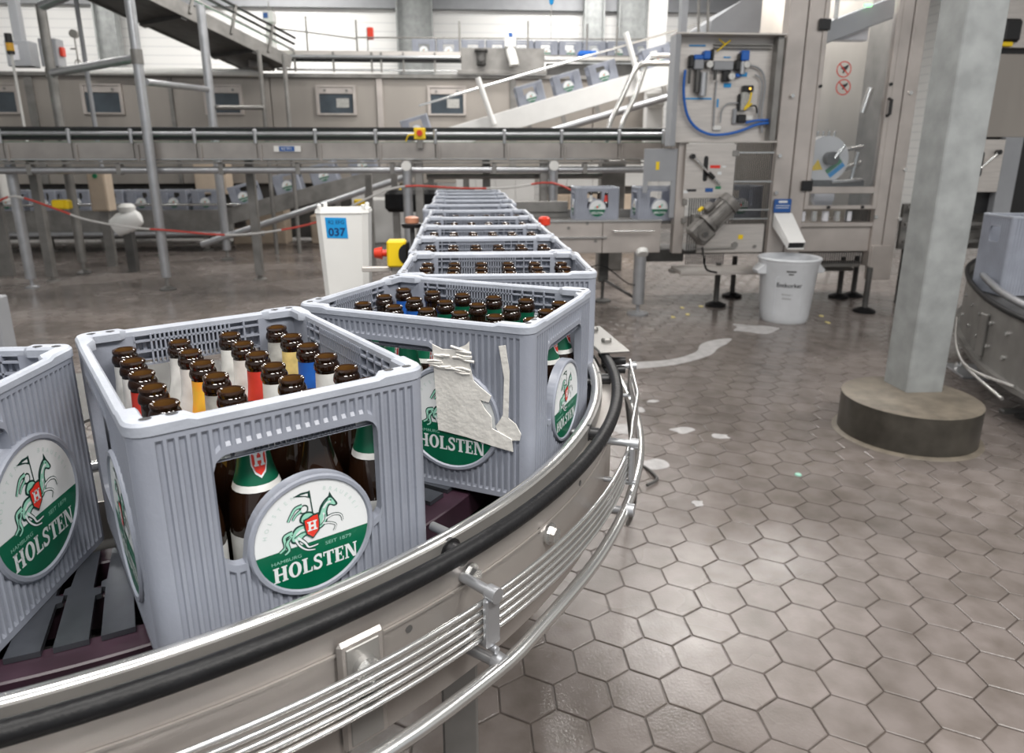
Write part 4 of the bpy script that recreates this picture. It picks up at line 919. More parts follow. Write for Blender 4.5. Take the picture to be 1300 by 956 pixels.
# ---- sloping dark conveyor, upper left
def beam_frame(p0, p1):
    a = Vector(p0); d = Vector(p1) - a; L = d.length; x = d.normalized(); y = Vector((0, 0, 1)).cross(x).normalized(); z = x.cross(y)
    M = Matrix(((x.x, y.x, z.x, a.x), (x.y, y.y, z.y, a.y), (x.z, y.z, z.z, a.z), (0, 0, 0, 1))); return M, L
sc = thing('sloping_conveyor', 'dark conveyor sloping down from the upper left towards the washer', 'conveyor', (0, 0, 0))
M, L = beam_frame((-5.6, 8.35, 3.93), (-2.98, 11.75, 2.70))
mb = MB(); mb.box(0, L, -0.50, 0.50, 0.0, 0.03, 0, M); mb.build('under_pan', 'steel_dark', sc, smooth=False)
for s_ in (-1, 1):
    mb = MB(); mb.box(0, L, s_ * 0.51 - 0.012, s_ * 0.51 + 0.012, -0.02, 0.16, 0.003, M); mb.build('side_plate', 'steel_dull', sc, smooth=False)
    for zz, m_ in ((0.24, 'steel_bright'), (0.33, 'black_plastic'), (0.42, 'black_plastic')):
        mb = MB(); mb.box(0, L, s_ * 0.53 - 0.02, s_ * 0.53 + 0.02, zz, zz + 0.03, 0.004, M); mb.build('guide_rail', m_, sc, smooth=False)
    for k in range(7):
        mb = MB(); mb.box(0.3 + k * 0.62, 0.34 + k * 0.62, s_ * 0.53 - 0.02, s_ * 0.53 + 0.02, 0.05, 0.46, 0.004, M); mb.build('rail_post', 'steel_dull', sc, smooth=False)
mb = MB(); mb.box(0, L, -0.48, 0.48, 0.12, 0.14, 0, M); mb.build('belt', 'green_belt', sc, smooth=False)
for k in range(4):
    mb = MB(); mb.box(0.5 + k * 1.1, 0.58 + k * 1.1, -0.50, 0.50, -0.05, 0.0, 0, M); mb.build('cross_rib', 'steel_dark', sc, smooth=False)
mb = MB(); mb.box(-0.15, 0.15, -0.2, 0.2, 2.68, 3.02, 0.02, Matrix.Translation((-3.05, 11.65, 0))); mb.build('drive_gearbox', 'grey_motor', sc)
t = thing('motor_housing', 'white upright motor housing above the foot of the sloping conveyor', 'motor', (-2.98, 12.06, 0))
mb = MB(); taper(mb, 0.16, 0.16, 3.0, 0.12, 0.12, 3.40, 0.03); mb.build('body', 'white_plastic', t)
mb = MB(); mb.box(-0.09, 0.09, -0.09, 0.09, 3.40, 3.58, 0.02); mb.build('head', 'white_plastic', t)
mb = MB(); mb.box(-0.07, 0.0, -0.096, -0.09, 3.47, 3.55); mb.build('blue_patch', 'navy_sign', t)
mb = MB(); mb.cyl((0, 0, 3.58), (0, 0, 3.72), 0.01, 8); mb.build('aerial', 'steel_dull', t)
# ---- conveyor along the washer roof
uc = thing('roof_conveyor', 'grey conveyor running along the washer roof', 'conveyor', (0, 0, 0))
mb = MB(); mb.box(-2.95, 0.1, 11.9, 11.95, 2.93, 3.00, 0.006); mb.build('side_beam', 'steel', uc, smooth=False)
mb = MB(); mb.box(-2.9, 0.02, 11.88, 11.92, 2.83, 2.885, 0.006); mb.build('black_rail', 'black_plastic', uc, smooth=False)
mb = MB(); mb.cyl((-2.95, 11.85, 2.90), (0.0, 11.85, 2.905), 0.028, 12); mb.build('tube_rail', 'steel_tube', uc)
mb = MB(); mb.box(-2.9, 0.1, 11.9, 11.95, 2.70, 2.73, 0.003); mb.build('lower_rail', 'steel_bright', uc, smooth=False)
mb = MB(); mb.box(-2.9, 3.4, 12.3, 12.9, 2.98, 3.02); mb.build('deck', 'steel_dull', uc, smooth=False)
for x in (-2.6, -2.0, -1.4, -1.25, -0.9, -0.4):
    mb = MB(); mb.box(x - 0.015, x + 0.015, 11.86, 11.9, 2.68, 2.98, 0.003); mb.build('rail_post', 'steel_dull', uc, smooth=False)
mb = MB(); mb.box(0.02, 1.36, 11.88, 11.94, 2.70, 3.06, 0.006); mb.build('cover_panel', 'steel_dull', uc, smooth=False)
mb = MB(); mb.box(-0.05, 1.40, 11.84, 11.9, 2.66, 2.72, 0.006); mb.build('lower_lip', 'steel_dull', uc, smooth=False)
mb = MB(); mb.box(1.36, 3.4, 12.0, 12.06, 2.90, 2.96, 0.004); mb.build('side_beam', 'steel_bright', uc, smooth=False)
mb = MB(); mb.box(1.42, 3.4, 12.1, 12.16, 2.66, 2.86, 0.004); mb.build('shadow_beam', 'steel_dark', uc, smooth=False)  # dark box standing in for the shade below the roof deck
for x, z1 in ((-2.95, 3.66), (-2.45, 3.55), (-1.66, 3.50), (0.0, 3.50), (1.12, 3.52), (2.1, 3.48), (2.6, 3.45), (3.2, 3.6)):
    mb = MB(); mb.cyl((x, 12.2, 2.9), (x, 12.2, z1), 0.016, 8); mb.build('upright', 'steel_dull', uc)
mb = MB(); mb.cyl((-2.9, 12.2, 3.36), (-1.66, 12.2, 3.22), 0.012, 8); mb.build('wire_rail', 'steel_dull', uc)
mb = MB(); mb.cyl((-1.66, 12.2, 3.24), (3.3, 12.2, 3.26), 0.012, 8); mb.build('wire_rail', 'steel_dull', uc)
mb = MB(); mb.cyl((0.34, 11.84, 2.80), (0.34, 11.84, 3.00), 0.075, 16); mb.cyl((0.34, 11.84, 3.0), (0.34, 11.84, 3.03), 0.11, 16); mb.cyl((0.34, 11.76, 2.88), (0.34, 11.72, 2.88), 0.045, 12)
tag(mb.build('roof_motor', 'steel_dark'), 'small dark motor on the panel of the roof conveyor', 'motor')
t = thing('drive_motor', 'white upright motor with blue cap on the roof conveyor panel', 'motor', (0.80, 11.78, 0))
mb = MB(); mb.box(-0.09, 0.09, -0.08, 0.08, 3.04, 3.28, 0.02); mb.build('head', 'white_plastic', t)
mb = MB(); mb.box(-0.03, 0.03, -0.086, -0.08, 3.20, 3.26); mb.build('blue_patch', 'navy_sign', t)
mb = MB(); mb.tube([(0, 0, 3.04), (0.02, -0.02, 2.95), (0.05, -0.05, 2.85), (0.06, -0.06, 2.78)], 0.08, 16); mb.build('body', 'white_plastic', t)
t = thing('alarm_box', 'red alarm box on a thin frame against the white wall', 'alarm', (-1.46, 12.4, 0))
mb = MB(); mb.box(-0.05, 0.05, -0.04, 0.04, 3.24, 3.42, 0.01); mb.build('box', 'red_paint', t)
mb = MB(); mb.box(-0.06, -0.045, 0.0, 0.02, 2.9, 3.42); mb.build('bracket', 'steel_dull', t)
for k in range(11):
    x = -0.62 + k * 0.425
    far_crate('grey crate on the washer roof, %s' % (['leftmost of its row', 'second from the left end'] + [ORD[q] + ' from the left end' for q in range(2, 10)] + ['farthest right, behind the control panel'])[k], (x, 13.0, 3.022), 0, group='grey crates on the washer roof')
mb = MB(); mb.box(-0.16, 0.16, -0.1, 0.1, 0, 0.09, 0.03, Matrix.Translation((2.10, 12.12, 2.965))); tag(mb.build('blue_motor_cover', 'blue_plastic'), 'small blue cover below the roof crates', 'cover')
t = thing('hanging_plug', 'blue plug hanging on a thin cable before the white wall', 'plug', (1.55, 12.6, 0))
mb = MB(); mb.cyl((0, 0, 3.3), (0, 0, 3.86), 0.008, 6); mb.build('cable', 'steel_dull', t)
mb = MB(); mb.lathe([(0.02, 3.84), (0.04, 3.88), (0.04, 4.05)], 12, cap0=True, cap1=True); mb.build('plug', 'blue_sticker', t)

# ---- inclined conveyor with crates (middle right)
ic = thing('inclined_conveyor', 'pale inclined conveyor lifting crates towards the upper right', 'conveyor', (0, 0, 0))
M, L = beam_frame((-0.6, 10.3, 1.38), (4.6, 10.3, 2.84)); inc = math.atan2(2.84 - 1.38, 5.2)
mb = MB(); mb.box(0, L, -0.02, 0.02, 0.0, 0.28, 0.004, M); mb.build('side_panel', 'white_sheet', ic, smooth=False)
mb = MB(); mb.box(0, L, 0.40, 0.44, 0.0, 0.28, 0.004, M); mb.build('side_panel', 'steel', ic, smooth=False)
mb = MB(); mb.box(0, L, 0.02, 0.40, 0.22, 0.25, 0, M); mb.build('belt', 'steel_dark', ic, smooth=False)
mb = MB(); mb.box(0.2, L, -0.03, 0.0, 0.655, 0.685, 0.004, M); mb.build('top_guide', 'steel_bright', ic, smooth=False)
mb = MB(); M2, L2 = beam_frame((1.0, 9.95, 1.66), (4.6, 9.95, 2.68)); mb.cyl(M2 @ Vector((0, 0, 0)), M2 @ Vector((L2, 0, 0)), 0.05, 14); mb.build('lower_tube', 'steel_tube', ic)
for k in range(8):
    mb = MB(); mb.box(1.6 + k * 0.5, 1.66 + k * 0.5, -0.03, 0.0, -0.16, 0.0, 0, M); mb.build('strut', 'steel_dull', ic, smooth=False)
for x, z in ((0.34, 1.95), (2.40, 2.55)):
    mb = MB(); mb.cyl((x - 0.10, 10.22, z + 0.50), (x + 0.12, 10.22, z - 0.12), 0.038, 12); mb.build('brace', 'white_sheet', ic)
for k, s_ in enumerate((0.02, 1.72, 2.27, 2.80, 3.6, 4.2)):
    p = M @ Vector((s_ + 0.05, 0.21, 0.252))
    far_crate('grey crate riding up the inclined conveyor, %s from the bottom' % ORD[k], tuple(p), 0, inc, group='grey crates on the inclined conveyor')
t = thing('access_handrail', 'pair of bright bent handrail tubes beside the inclined conveyor', 'handrail', (0, 0, 0))
for x, y, z in ((0, 0, 0), (0.17, 0.10, 0.10)):
    mb = MB(); mb.tube(spline3([(1.75 + x, 8.6 + y, 1.35), (1.78 + x, 8.6 + y, 1.75), (1.93 + x, 8.6 + y, 2.10), (2.05 + x, 8.6 + y, 2.36 + z), (2.14 + x, 8.6 + y, 2.45 + z), (2.3 + x, 8.6 + y, 2.46 + z), (2.75, 8.6 + y, 2.46 + z)], 5), 0.03, 12); mb.build('rail', 'steel_bright', t)
mb = MB(); mb.box(1.7, 2.0, 8.58, 8.8, 0, 1.36, 0.01); mb.build('pedestal', 'steel_dull', t)
pc = thing('service_column', 'square pale column with round fittings behind the handrails', 'column', (3.08, 11.5, 0))
mb = MB(); mb.box(-0.13, 0.13, -0.1, 0.1, 0, 6.0, 0.01); mb.build('column', 'white_sheet', pc)
for z in (2.36, 2.52, 2.20):
    mb = MB(); mb.lathe([(0.10, -0.07), (0.15, -0.03), (0.15, 0.03), (0.10, 0.07)], 14, (-0.02, -0.18, z), cap0=True, cap1=True); mb.build('fitting', 'white_plastic', pc)

# ================================================================== LOW CONVEYOR AT LEFT
lc = thing('low_conveyor', 'low grey crate conveyor below the raised cross conveyor at left', 'conveyor', (0, 0, 0))
mb = MB(); mb.box(-8.0, -3.45, 10.76, 10.80, 0.30, 0.62, 0.006); mb.build('side_panel', 'steel_dull', lc, smooth=False)
mb = MB(); mb.box(-8.0, -3.4, 11.2, 11.24, 0.30, 0.62, 0.006); mb.build('side_panel', 'steel_dull', lc, smooth=False)
mb = MB(); mb.box(-8.0, -3.4, 10.80, 11.2, 0.585, 0.605); mb.build('belt', 'steel_dark', lc, smooth=False)
mb = MB(); mb.cyl((-8, 10.72, 0.70), (-3.3, 10.72, 0.70), 0.02, 10); mb.build('guide_tube', 'steel_bright', lc)
mb = MB(); mb.cyl((-8, 10.70, 0.27), (-3.0, 10.70, 0.27), 0.04, 12); mb.build('lower_tube', 'steel_tube', lc)
M, L = beam_frame((-3.5, 10.78, 0.40), (-0.6, 10.78, 1.12))
mb = MB(); mb.box(0, L, -0.02, 0.02, 0.0, 0.24, 0.004, M); mb.build('ramp_panel', 'steel_dull', lc, smooth=False)
mb = MB(); mb.box(0, L, 0.40, 0.44, 0.0, 0.24, 0.004, M); mb.build('ramp_panel', 'steel_dull', lc, smooth=False)
mb = MB(); mb.box(0, L, 0.02, 0.40, 0.20, 0.225, 0, M); mb.build('ramp_belt', 'steel_dark', lc, smooth=False)
mb = MB(); mb.cyl((-3.6, 9.8, 0.22), (-0.72, 9.8, 1.14), 0.042, 12); mb.build('ramp_tube', 'steel_tube', lc)
for x, z in ((-7.4, 0.3), (-6.2, 0.3), (-5.0, 0.3), (-3.9, 0.3), (-1.9, 0.75), (-1.45, 0.85), (-1.0, 0.95)):
    mb = MB(); mb.box(x - 0.035, x + 0.035, 10.84, 10.91, 0, z + 0.02); mb.lathe([(0.08, 0), (0.08, 0.012), (0.04, 0.03)], 12, (x, 10.875, 0), cap0=True, cap1=True); mb.build('leg', 'steel_dull', lc, smooth=False)
for k, (x, lb) in enumerate(((-7.2, 'leftmost of the low left row'), (-6.72, 'second from left in the low left row'), (-6.2, 'third in the low left row'), (-5.72, 'fourth, in the low left row'), (-5.24, 'fifth, in the low left row'), (-4.79, 'sixth, in the low left row'), (-4.32, 'seventh, in the low left row'), (-3.86, 'last before the ramp at left'))):
    far_crate('grey crate with green label, ' + lb, (x, 11.0, 0.607), 0, group='grey crates on the low left conveyor')
rmp = math.atan2(0.72, 2.9)
for k, s_ in enumerate((0.30, 0.98, 1.55, 2.15)):
    far_crate('grey crate tilted on the low ramp, %s up from its foot' % ORD[k], tuple(M @ Vector((s_, 0.21, 0.227))), 0, rmp, group='grey crates on the low left ramp')
def cabinet(label, x, y, z0, w_, d_, h_, m_='peach_box', lamp_=True, legs=True):
    t = thing('control_box', label, 'cabinet', (x, y, 0), 0, 'pale boxes behind the cross conveyor')
    mb = MB(); mb.box(-w_ / 2, w_ / 2, -d_ / 2, d_ / 2, z0, z0 + h_, 0.01); mb.build('box', m_, t)
    mb = MB(); mb.box(-w_ / 2 + 0.02, w_ / 2 - 0.02, -d_ / 2 - 0.008, -d_ / 2, z0 + 0.02, z0 + h_ - 0.02, 0.003); mb.build('door', m_, t)
    if lamp_:
        mb = MB(); mb.cyl((0.0, -d_ / 2 - 0.008, z0 + h_ - 0.08), (0.0, -d_ / 2 - 0.02, z0 + h_ - 0.08), 0.03, 12); mb.build('green_button', 'green_belt', t)
    if legs and z0 > 0.05:
        mb = MB(); mb.box(-w_ / 4, w_ / 4, -0.03, 0.03, 0, z0); mb.build('stand', 'steel_dull', t)
    return t
cabinet('white box with green button at the left edge under the cross conveyor', -5.55, 8.75, 0.88, 0.32, 0.2, 0.36, 'white_plastic')
cabinet('narrow peach box with green button beside the dark post', -4.62, 9.4, 0.72, 0.22, 0.2, 0.52)
cabinet('peach box partly hidden behind the tall front post', -3.95, 11.6, 0.80, 0.5, 0.3, 0.5, 'peach_box', False)
cabinet('wide peach cabinet right of the tall front post', -3.3, 11.72, 0.0, 0.85, 0.4, 0.60, 'peach_box', False, False)
cabinet('peach cabinet on the floor beyond the ramp legs', -2.05, 11.72, 0.0, 0.85, 0.4, 0.46, 'peach_box', False, False)
cabinet('low white cabinet behind the ramp', -1.15, 11.72, 0.0, 0.85, 0.4, 0.72, 'white_sheet', False, False)
t = thing('wrapped_motor', 'white plastic-wrapped motor on the low conveyor at left', 'motor', (-4.15, 8.95, 0))
mb = MB(); mb.lathe([(0.02, -0.19), (0.11, -0.17), (0.14, -0.05), (0.13, 0.08), (0.10, 0.15), (0.03, 0.18)], 16, cap0=True, cap1=True); o = mb.build('body', 'white_sheet', t); o.location = (0, 0, 0.62); o.rotation_euler = (0, 1.1, 0.3)
mb = MB(); mb.lathe([(0.09, 0.0), (0.10, 0.06), (0.06, 0.10)], 14, cap0=True, cap1=True); o = mb.build('cap', 'white_plastic', t); o.location = (0.02, 0, 0.74)
mb = MB(); mb.box(-0.05, 0.05, -0.05, 0.05, 0.0, 0.55); mb.build('stand', 'steel_dark', t)
for x, y, z, lb in ((-4.36, 7.98, 0.90, 'yellow tag box hanging on the barrier tape'), (-2.15, 11.9, 0.86, 'yellow bearing cover under the ramp, left one'), (-1.72, 11.9, 0.64, 'yellow bearing cover under the ramp, lower one'), (-1.10, 11.9, 0.81, 'yellow bearing cover under the ramp, right one')):
    mb = MB(); mb.box(-0.09, 0.09, -0.05, 0.05, -0.05, 0.05, 0.015, Matrix.Translation((x, y, z))); mb.box(-0.05, 0.05, -0.06, -0.05, -0.03, 0.03, 0.0, Matrix.Translation((x, y, z)))
    tag(mb.build('yellow_cover', 'yellow_paint'), lb, 'cover', 'yellow covers at left')
t = thing('tyre_roller', 'black rollers on a frame right of the ramp', 'roller', (-0.45, 9.2, 0))
mb = MB(); mb.box(-0.55, 0.65, -0.1, 0.1, 0.70, 0.98, 0.05); mb.build('black_drive', 'black_rubber', t)
for x in (-0.75, -0.42, 0.05, 0.5):
    mb = MB(); mb.box(x - 0.04, x + 0.04, -0.04, 0.04, 0.0, 1.18); mb.build('leg', 'steel_dull', t)
# barrier tape
tape = thing('barrier_tape', 'red and white barrier tape strung low along the cross conveyor', 'tape', (0, 0, 0))
TP = spline3([(-4.83, 7.63, 0.94), (-4.62, 7.63, 1.01), (-4.24, 7.63, 0.88), (-3.94, 7.6, 0.77), (-3.51, 7.58, 0.69), (-3.06, 7.57, 0.65), (-2.53, 7.58, 0.60), (-2.07, 7.58, 0.63), (-1.52, 7.6, 0.74), (-1.0, 7.6, 0.98), (-0.61, 7.6, 1.10), (0.0, 7.62, 1.075), (0.5, 7.62, 1.08), (0.97, 7.6, 1.13), (1.33, 7.6, 0.97)], 4)
red = {0, 1, 2, 5, 6, 7, 8, 9, 18, 19, 20, 21, 22, 23, 29, 30, 31, 32, 40, 41, 42, 43, 44, 45, 50, 51, 52, 53, 54}
k = 0
while k < len(TP) - 1:
    j = k
    while j < len(TP) - 1 and ((j in red) == (k in red)): j += 1
    mb = MB(); mb.tube(TP[k:j + 1], 0.011, 6); mb.build('tape_section', 'tape_red' if k in red else 'tape_white', tape); k = j

# ================================================================== INFEED CONVEYOR TO THE PACKER
fc = thing('infeed_conveyor', 'stainless infeed conveyor between crate row and packing machine', 'conveyor', (0, 0, 0))
for x0, x1 in ((0.42, 1.26), (1.265, 1.80)):
    mb = MB(); mb.box(x0, x1, 6.23, 6.245, 0.56, 0.855, 0.003); mb.build('side_panel', 'steel_panel', fc, smooth=False)
mb = MB(); mb.box(0.40, 1.80, 6.205, 6.23, 0.845, 0.862, 0.002); mb.build('top_lip', 'steel_bright', fc, smooth=False)
mb = MB(); mb.box(0.40, 1.30, 6.195, 6.23, 0.700, 0.712, 0.002); mb.build('ledge', 'steel_bright', fc, smooth=False)
mb = MB(); mb.box(0.2, 1.9, 6.25, 6.64, 0.82, 0.845); mb.build('belt', 'steel_dark', fc, smooth=False)
mb = MB(); mb.box(0.2, 1.9, 6.65, 6.67, 0.56, 0.92); mb.build('side_panel', 'steel_dull', fc, smooth=False)
mb = MB(); mb.box(0.45, 1.0, 6.62, 6.65, 0.90, 1.0, 0.004); mb.build('back_guide', 'steel_dull', fc, smooth=False)
mb = MB(); mb.cyl((1.35, 6.17, 0.765), (1.72, 6.17, 0.765), 0.008, 8); mb.cyl((1.36, 6.17, 0.765), (1.36, 6.23, 0.765), 0.006, 6); mb.build('tie_rod', 'steel_bright', fc)
for x, z in ((0.62, 0.80), (0.95, 0.79), (1.12, 0.83), (1.20, 0.67), (0.80, 0.67)):
    mb = MB(); mb.cyl((x, 6.222, z), (x, 6.23, z), 0.014, 8); mb.build('bolt', 'steel_dull', fc)
mb = MB(); mb.cyl((1.60, 6.15, 0.10), (1.60, 6.15, 0.58), 0.055, 16); mb.cyl((1.60, 6.15, 0.02), (1.60, 6.15, 0.11), 0.018, 8); mb.lathe([(0.10, 0), (0.10, 0.015), (0.04, 0.03)], 16, (1.60, 6.15, 0), cap0=True, cap1=True); lg = mb.build('leg', 'steel_tube', fc)
mb = MB(); mb.cyl((1.60, 6.10, 0.60), (1.60, 6.07, 0.565), 0.052, 16); mb.build('end_cap', 'white_plastic', lg)
mb = MB(); mb.box(1.34, 1.43, 6.70, 6.79, 0.20, 0.56, 0.004); mb.cyl((1.385, 6.745, 0.02), (1.385, 6.745, 0.2), 0.016, 8); mb.lathe([(0.09, 0), (0.09, 0.015), (0.04, 0.03)], 16, (1.385, 6.745, 0), cap0=True, cap1=True); mb.build('leg', 'steel_dark', fc)
mb = MB(); mb.cyl((1.40, 6.70, 0.22), (1.60, 6.20, 0.13), 0.014, 8); mb.build('brace', 'steel_dark', fc)
mb = MB(); mb.box(0.55, 0.90, 6.05, 6.22, 0.40, 0.585, 0.01); mb.build('drive_box', 'steel_dark', fc, smooth=False)
mb = MB(); mb.tube(spline3([(0.95, 6.2, 0.55), (1.05, 6.15, 0.42), (1.25, 6.15, 0.46), (1.48, 6.15, 0.30), (1.56, 6.12, 0.28)], 6), 0.006, 6); mb.build('cable', 'black_rubber', fc)
i1 = far_crate('grey crate with bottles, left one on the infeed conveyor', (1.215, 6.42, 0.847), 0, 0, ('front', 'left'), 'grey crates on the infeed conveyor')
i2 = far_crate('grey crate on the infeed conveyor entering the machine guard', (1.79, 6.42, 0.847), 0, 0, ('front', 'left'), 'grey crates on the infeed conveyor')
i3 = far_crate('grey crate seen inside the machine through the black bars', (2.62, 6.60, 0.847), 0, 0, ('front',), 'grey crates on the infeed conveyor')
far_bottles((1.215, 6.42), (-0.12, -0.05, 0.02, 0.09), -0.09, 0.857, 'brown bottle in left infeed crate, %s from left', 'bottles in the infeed crate')

# ================================================================== PACKING MACHINE (right)
pk = thing('packing_machine', 'large stainless crate packing machine with clear door, right of centre', 'machine', (0, 0, 0))
YM = 6.15
def mbox(name, m_, x0, x1, y0, y1, z0, z1, b=0.006, par=None, smooth=False):
    mb = MB(); mb.box(x0, x1, y0, y1, z0, z1, b); return mb.build(name, m_, par or pk, smooth=smooth)
mbox('front_column', 'steel_panel', 2.775, 2.935, YM, YM + 0.12, 0.44, 3.6)
mbox('front_column', 'steel_panel', 2.940, 3.075, YM - 0.012, YM + 0.12, 0.50, 3.6)
mbox('front_column', 'steel_panel', 3.755, 3.86, YM - 0.012, YM + 0.12, 0.42, 3.6)
mbox('front_column', 'steel_panel', 3.865, 3.985, YM - 0.02, YM + 0.12, 0.30, 3.6)
mbox('front_column', 'steel', 4.00, 4.06, YM + 0.1, YM + 0.25, 0.50, 3.6)
mbox('guard_post', 'steel_panel', 1.895, 1.985, YM, YM + 0.10, 0.56, 1.54)
mbox('lower_body', 'steel_panel', 3.00, 3.755, YM + 0.02, YM + 0.5, 0.56, 0.80)
mbox('lower_shelf', 'steel_panel', 3.0, 3.755, YM - 0.01, YM + 0.5, 0.79, 0.83)
mbox('base_rail', 'steel_dull', 1.95, 3.75, YM + 0.2, YM + 0.28, 0.345, 0.375)
mbox('base_rail', 'steel_dull', 2.95, 3.75, YM + 0.1, YM + 0.2, 0.40, 0.45)
mbox('right_skirt', 'steel_panel', 3.765, 3.95, YM - 0.03, YM + 0.05, 0.30, 0.62)
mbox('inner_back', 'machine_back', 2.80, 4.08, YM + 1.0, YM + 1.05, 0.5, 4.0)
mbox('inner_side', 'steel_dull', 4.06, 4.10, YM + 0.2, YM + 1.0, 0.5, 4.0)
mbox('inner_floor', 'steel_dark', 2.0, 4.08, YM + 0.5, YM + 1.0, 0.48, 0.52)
for x, y in ((3.75, 6.09), (3.86, 6.75), (2.78, 6.88), (2.45, 6.45), (4.04, 6.8), (3.30, 6.85)):
    mb = MB(); mb.cyl((x, y, 0.02), (x, y, 0.42), 0.026, 10); mb.build('leg', 'steel_dark', pk)
    mb = MB(); mb.lathe([(0.10, 0), (0.10, 0.02), (0.04, 0.045)], 16, (x, y, 0), cap0=True, cap1=True); mb.build('foot', 'black_rubber', pk)
# hinged clear door
dr = mbox('door', 'steel_panel', 3.075, 3.115, YM - 0.02, YM + 0.03, 0.95, 3.5, 0.004)
for q in ((3.715, 3.755, 0.95, 3.5), (3.115, 3.715, 0.95, 0.985), (3.115, 3.715, 1.09, 1.15), (3.115, 3.715, 3.46, 3.5)):
    mbox('door_bar', 'steel_panel', q[0], q[1], YM - 0.02, YM + 0.03, q[2], q[3], 0.004, dr)
mbox('door_pane', 'acrylic', 3.115, 3.715, YM, YM + 0.006, 0.985, 3.46, 0, dr)
for x, z in ((3.075, 2.49), (3.075, 1.16)):
    mbox('hinge', 'black_plastic', x - 0.05, x + 0.05, YM - 0.045, YM - 0.02, z - 0.045, z + 0.045, 0.006, dr)
mb = MB(); mb.tube([(3.735, YM - 0.02, 1.90), (3.735, YM - 0.06, 1.89), (3.735, YM - 0.06, 1.77), (3.735, YM - 0.02, 1.76)], 0.014, 10); mb.build('door_handle', 'black_plastic', dr)
for x, z in ((3.10, 2.0), (3.73, 2.02), (3.30, 0.97), (3.62, 0.97)):
    mb = MB(); mb.cyl((x, YM - 0.02, z), (x, YM - 0.035, z), 0.014, 10); mb.build('door_screw', 'black_plastic', dr)
for x, z in ((2.86, 1.92), (3.92, 1.95), (2.80, 1.42), (2.80, 1.10), (3.97, 1.30), (3.99, 0.86), (3.76, 0.88)):
    mb = MB(); mb.cyl((x, YM - 0.02, z), (x, YM - 0.035, z), 0.016, 10); mb.build('column_screw', 'steel_bright', pk)
def prohibition(x, z, flip):
    mb = MB(); R_ = 0.067; Yp = YM - 0.002
    for k in range(28):
        a0, a1 = 2 * PI * k / 28, 2 * PI * (k + 1) / 28
        mb.face(*[(x + r * math.cos(a), Yp, z + r * math.sin(a)) for r, a in ((R_, a0), (R_, a1), (R_ * 0.86, a1), (R_ * 0.86, a0))])
    s_ = 1 if flip else -1; d = Vector((0.7071, -0.7071 if True else 0.7071)); n = Vector((0.7071, 0.7071)) * 0.005
    e = R_ * 0.9
    mb.face(*[(x + p[0], Yp - 0.0006, z + p[1]) for p in ((-e * 0.7 + n.x, e * 0.7 + n.y), (e * 0.7 + n.x, -e * 0.7 + n.y), (e * 0.7 - n.x, -e * 0.7 - n.y), (-e * 0.7 - n.x, e * 0.7 - n.y))])
    mb.cur = 1
    blob = [(-0.030, 0.020), (0.005, 0.022), (0.036, 0.040), (0.040, 0.030), (0.030, 0.006), (0.012, -0.014), (0.0, -0.034), (-0.010, -0.030), (-0.006, -0.006), (-0.026, 0.006)]
    if not flip: blob = [(-a_, b_) if False else (a_, b_ * 0.8 + 0.006) for a_, b_ in blob]
    mb.face(*[(x + a_, Yp - 0.0003, z + b_) for a_, b_ in blob])
    mb.build('prohibition_sign', ['paper_red', 'ink'], dr, smooth=False)
prohibition(3.305, 2.14, True); prohibition(3.318, 1.995, False)
# inside the door: wheel with stickers, rods, side panels
WX, WZ = 3.36, 1.385
mb = MB(); mb.cyl((WX, YM + 0.22, WZ), (WX, YM + 0.34, WZ), 0.21, 36); wh = mb.build('drive_wheel', 'wheel_grey', pk)
mb = MB(); mb.cyl((WX + 0.02, YM + 0.14, WZ + 0.01), (WX + 0.02, YM + 0.22, WZ + 0.01), 0.06, 20); mb.build('hub', 'steel_dark', wh)
mb = MB(); mb.prism([(WX - 0.15, WZ - 0.10), (WX - 0.03, WZ - 0.09), (WX - 0.08, WZ)], lambda x, z: (x, YM + 0.217, z), lambda x, z: (x, YM + 0.219, z)); mb.build('yellow_sticker', 'yellow_paint', wh, smooth=False)
for dx, dz, m_, n_ in ((0.075, -0.06, 'green_belt', 'green_sticker'), (0.105, -0.095, 'blue_sticker', 'blue_sticker')):
    mb = MB(); mb.box(-0.085, 0.085, -0.002, 0, -0.021, 0.021, 0, Matrix.Translation((WX + dx, YM + 0.219, WZ + dz)) @ Matrix.Rotation(-0.7, 4, 'Y')); mb.build(n_, m_, wh, smooth=False)
mb = MB(); mb.tube([(WX + 0.02, YM + 0.12, WZ + 0.01), (WX + 0.10, YM + 0.12, WZ + 0.12)], 0.014, 8); mb.build('crank', 'steel_bright', wh)
for q in (((3.55, YM + 0.3, 1.47), (3.74, YM + 0.3, 1.50), 0.02), ((3.56, YM + 0.28, 1.30), (3.74, YM + 0.32, 1.35), 0.026), ((3.42, YM + 0.2, 1.18), (3.70, YM + 0.2, 1.20), 0.02), ((3.66, YM + 0.3, 1.16), (3.70, YM + 0.3, 1.45), 0.024), ((3.72, YM + 0.35, 1.80), (3.77, YM + 0.35, 2.02), 0.03)):
    mb = MB(); mb.cyl(*q[:2], q[2], 12); mb.build('linkage_rod', 'steel_bright', pk)
mbox('chain_bed', 'steel_dark', 3.10, 3.74, YM + 0.2, YM + 0.6, 1.12, 1.20)
mbox('inner_rail', 'inner_white', 3.10, 3.22, YM + 0.5, YM + 0.56, 1.50, 3.4)
mbox('inner_rail', 'steel_dull', 3.225, 3.29, YM + 0.52, YM + 0.58, 1.50, 3.4)
mbox('cross_beam', 'inner_white', 3.10, 3.74, YM + 0.45, YM + 0.55, 2.44, 2.56)
mb = MB(); mb.box(-0.55, 0.4, -0.05, 0.05, -0.09, 0.09, 0.01, Matrix.Translation((3.55, YM + 0.42, 2.58)) @ Matrix.Rotation(-0.35, 4, 'Y')); mb.build('sloping_beam', 'grey_paint', pk, smooth=False)
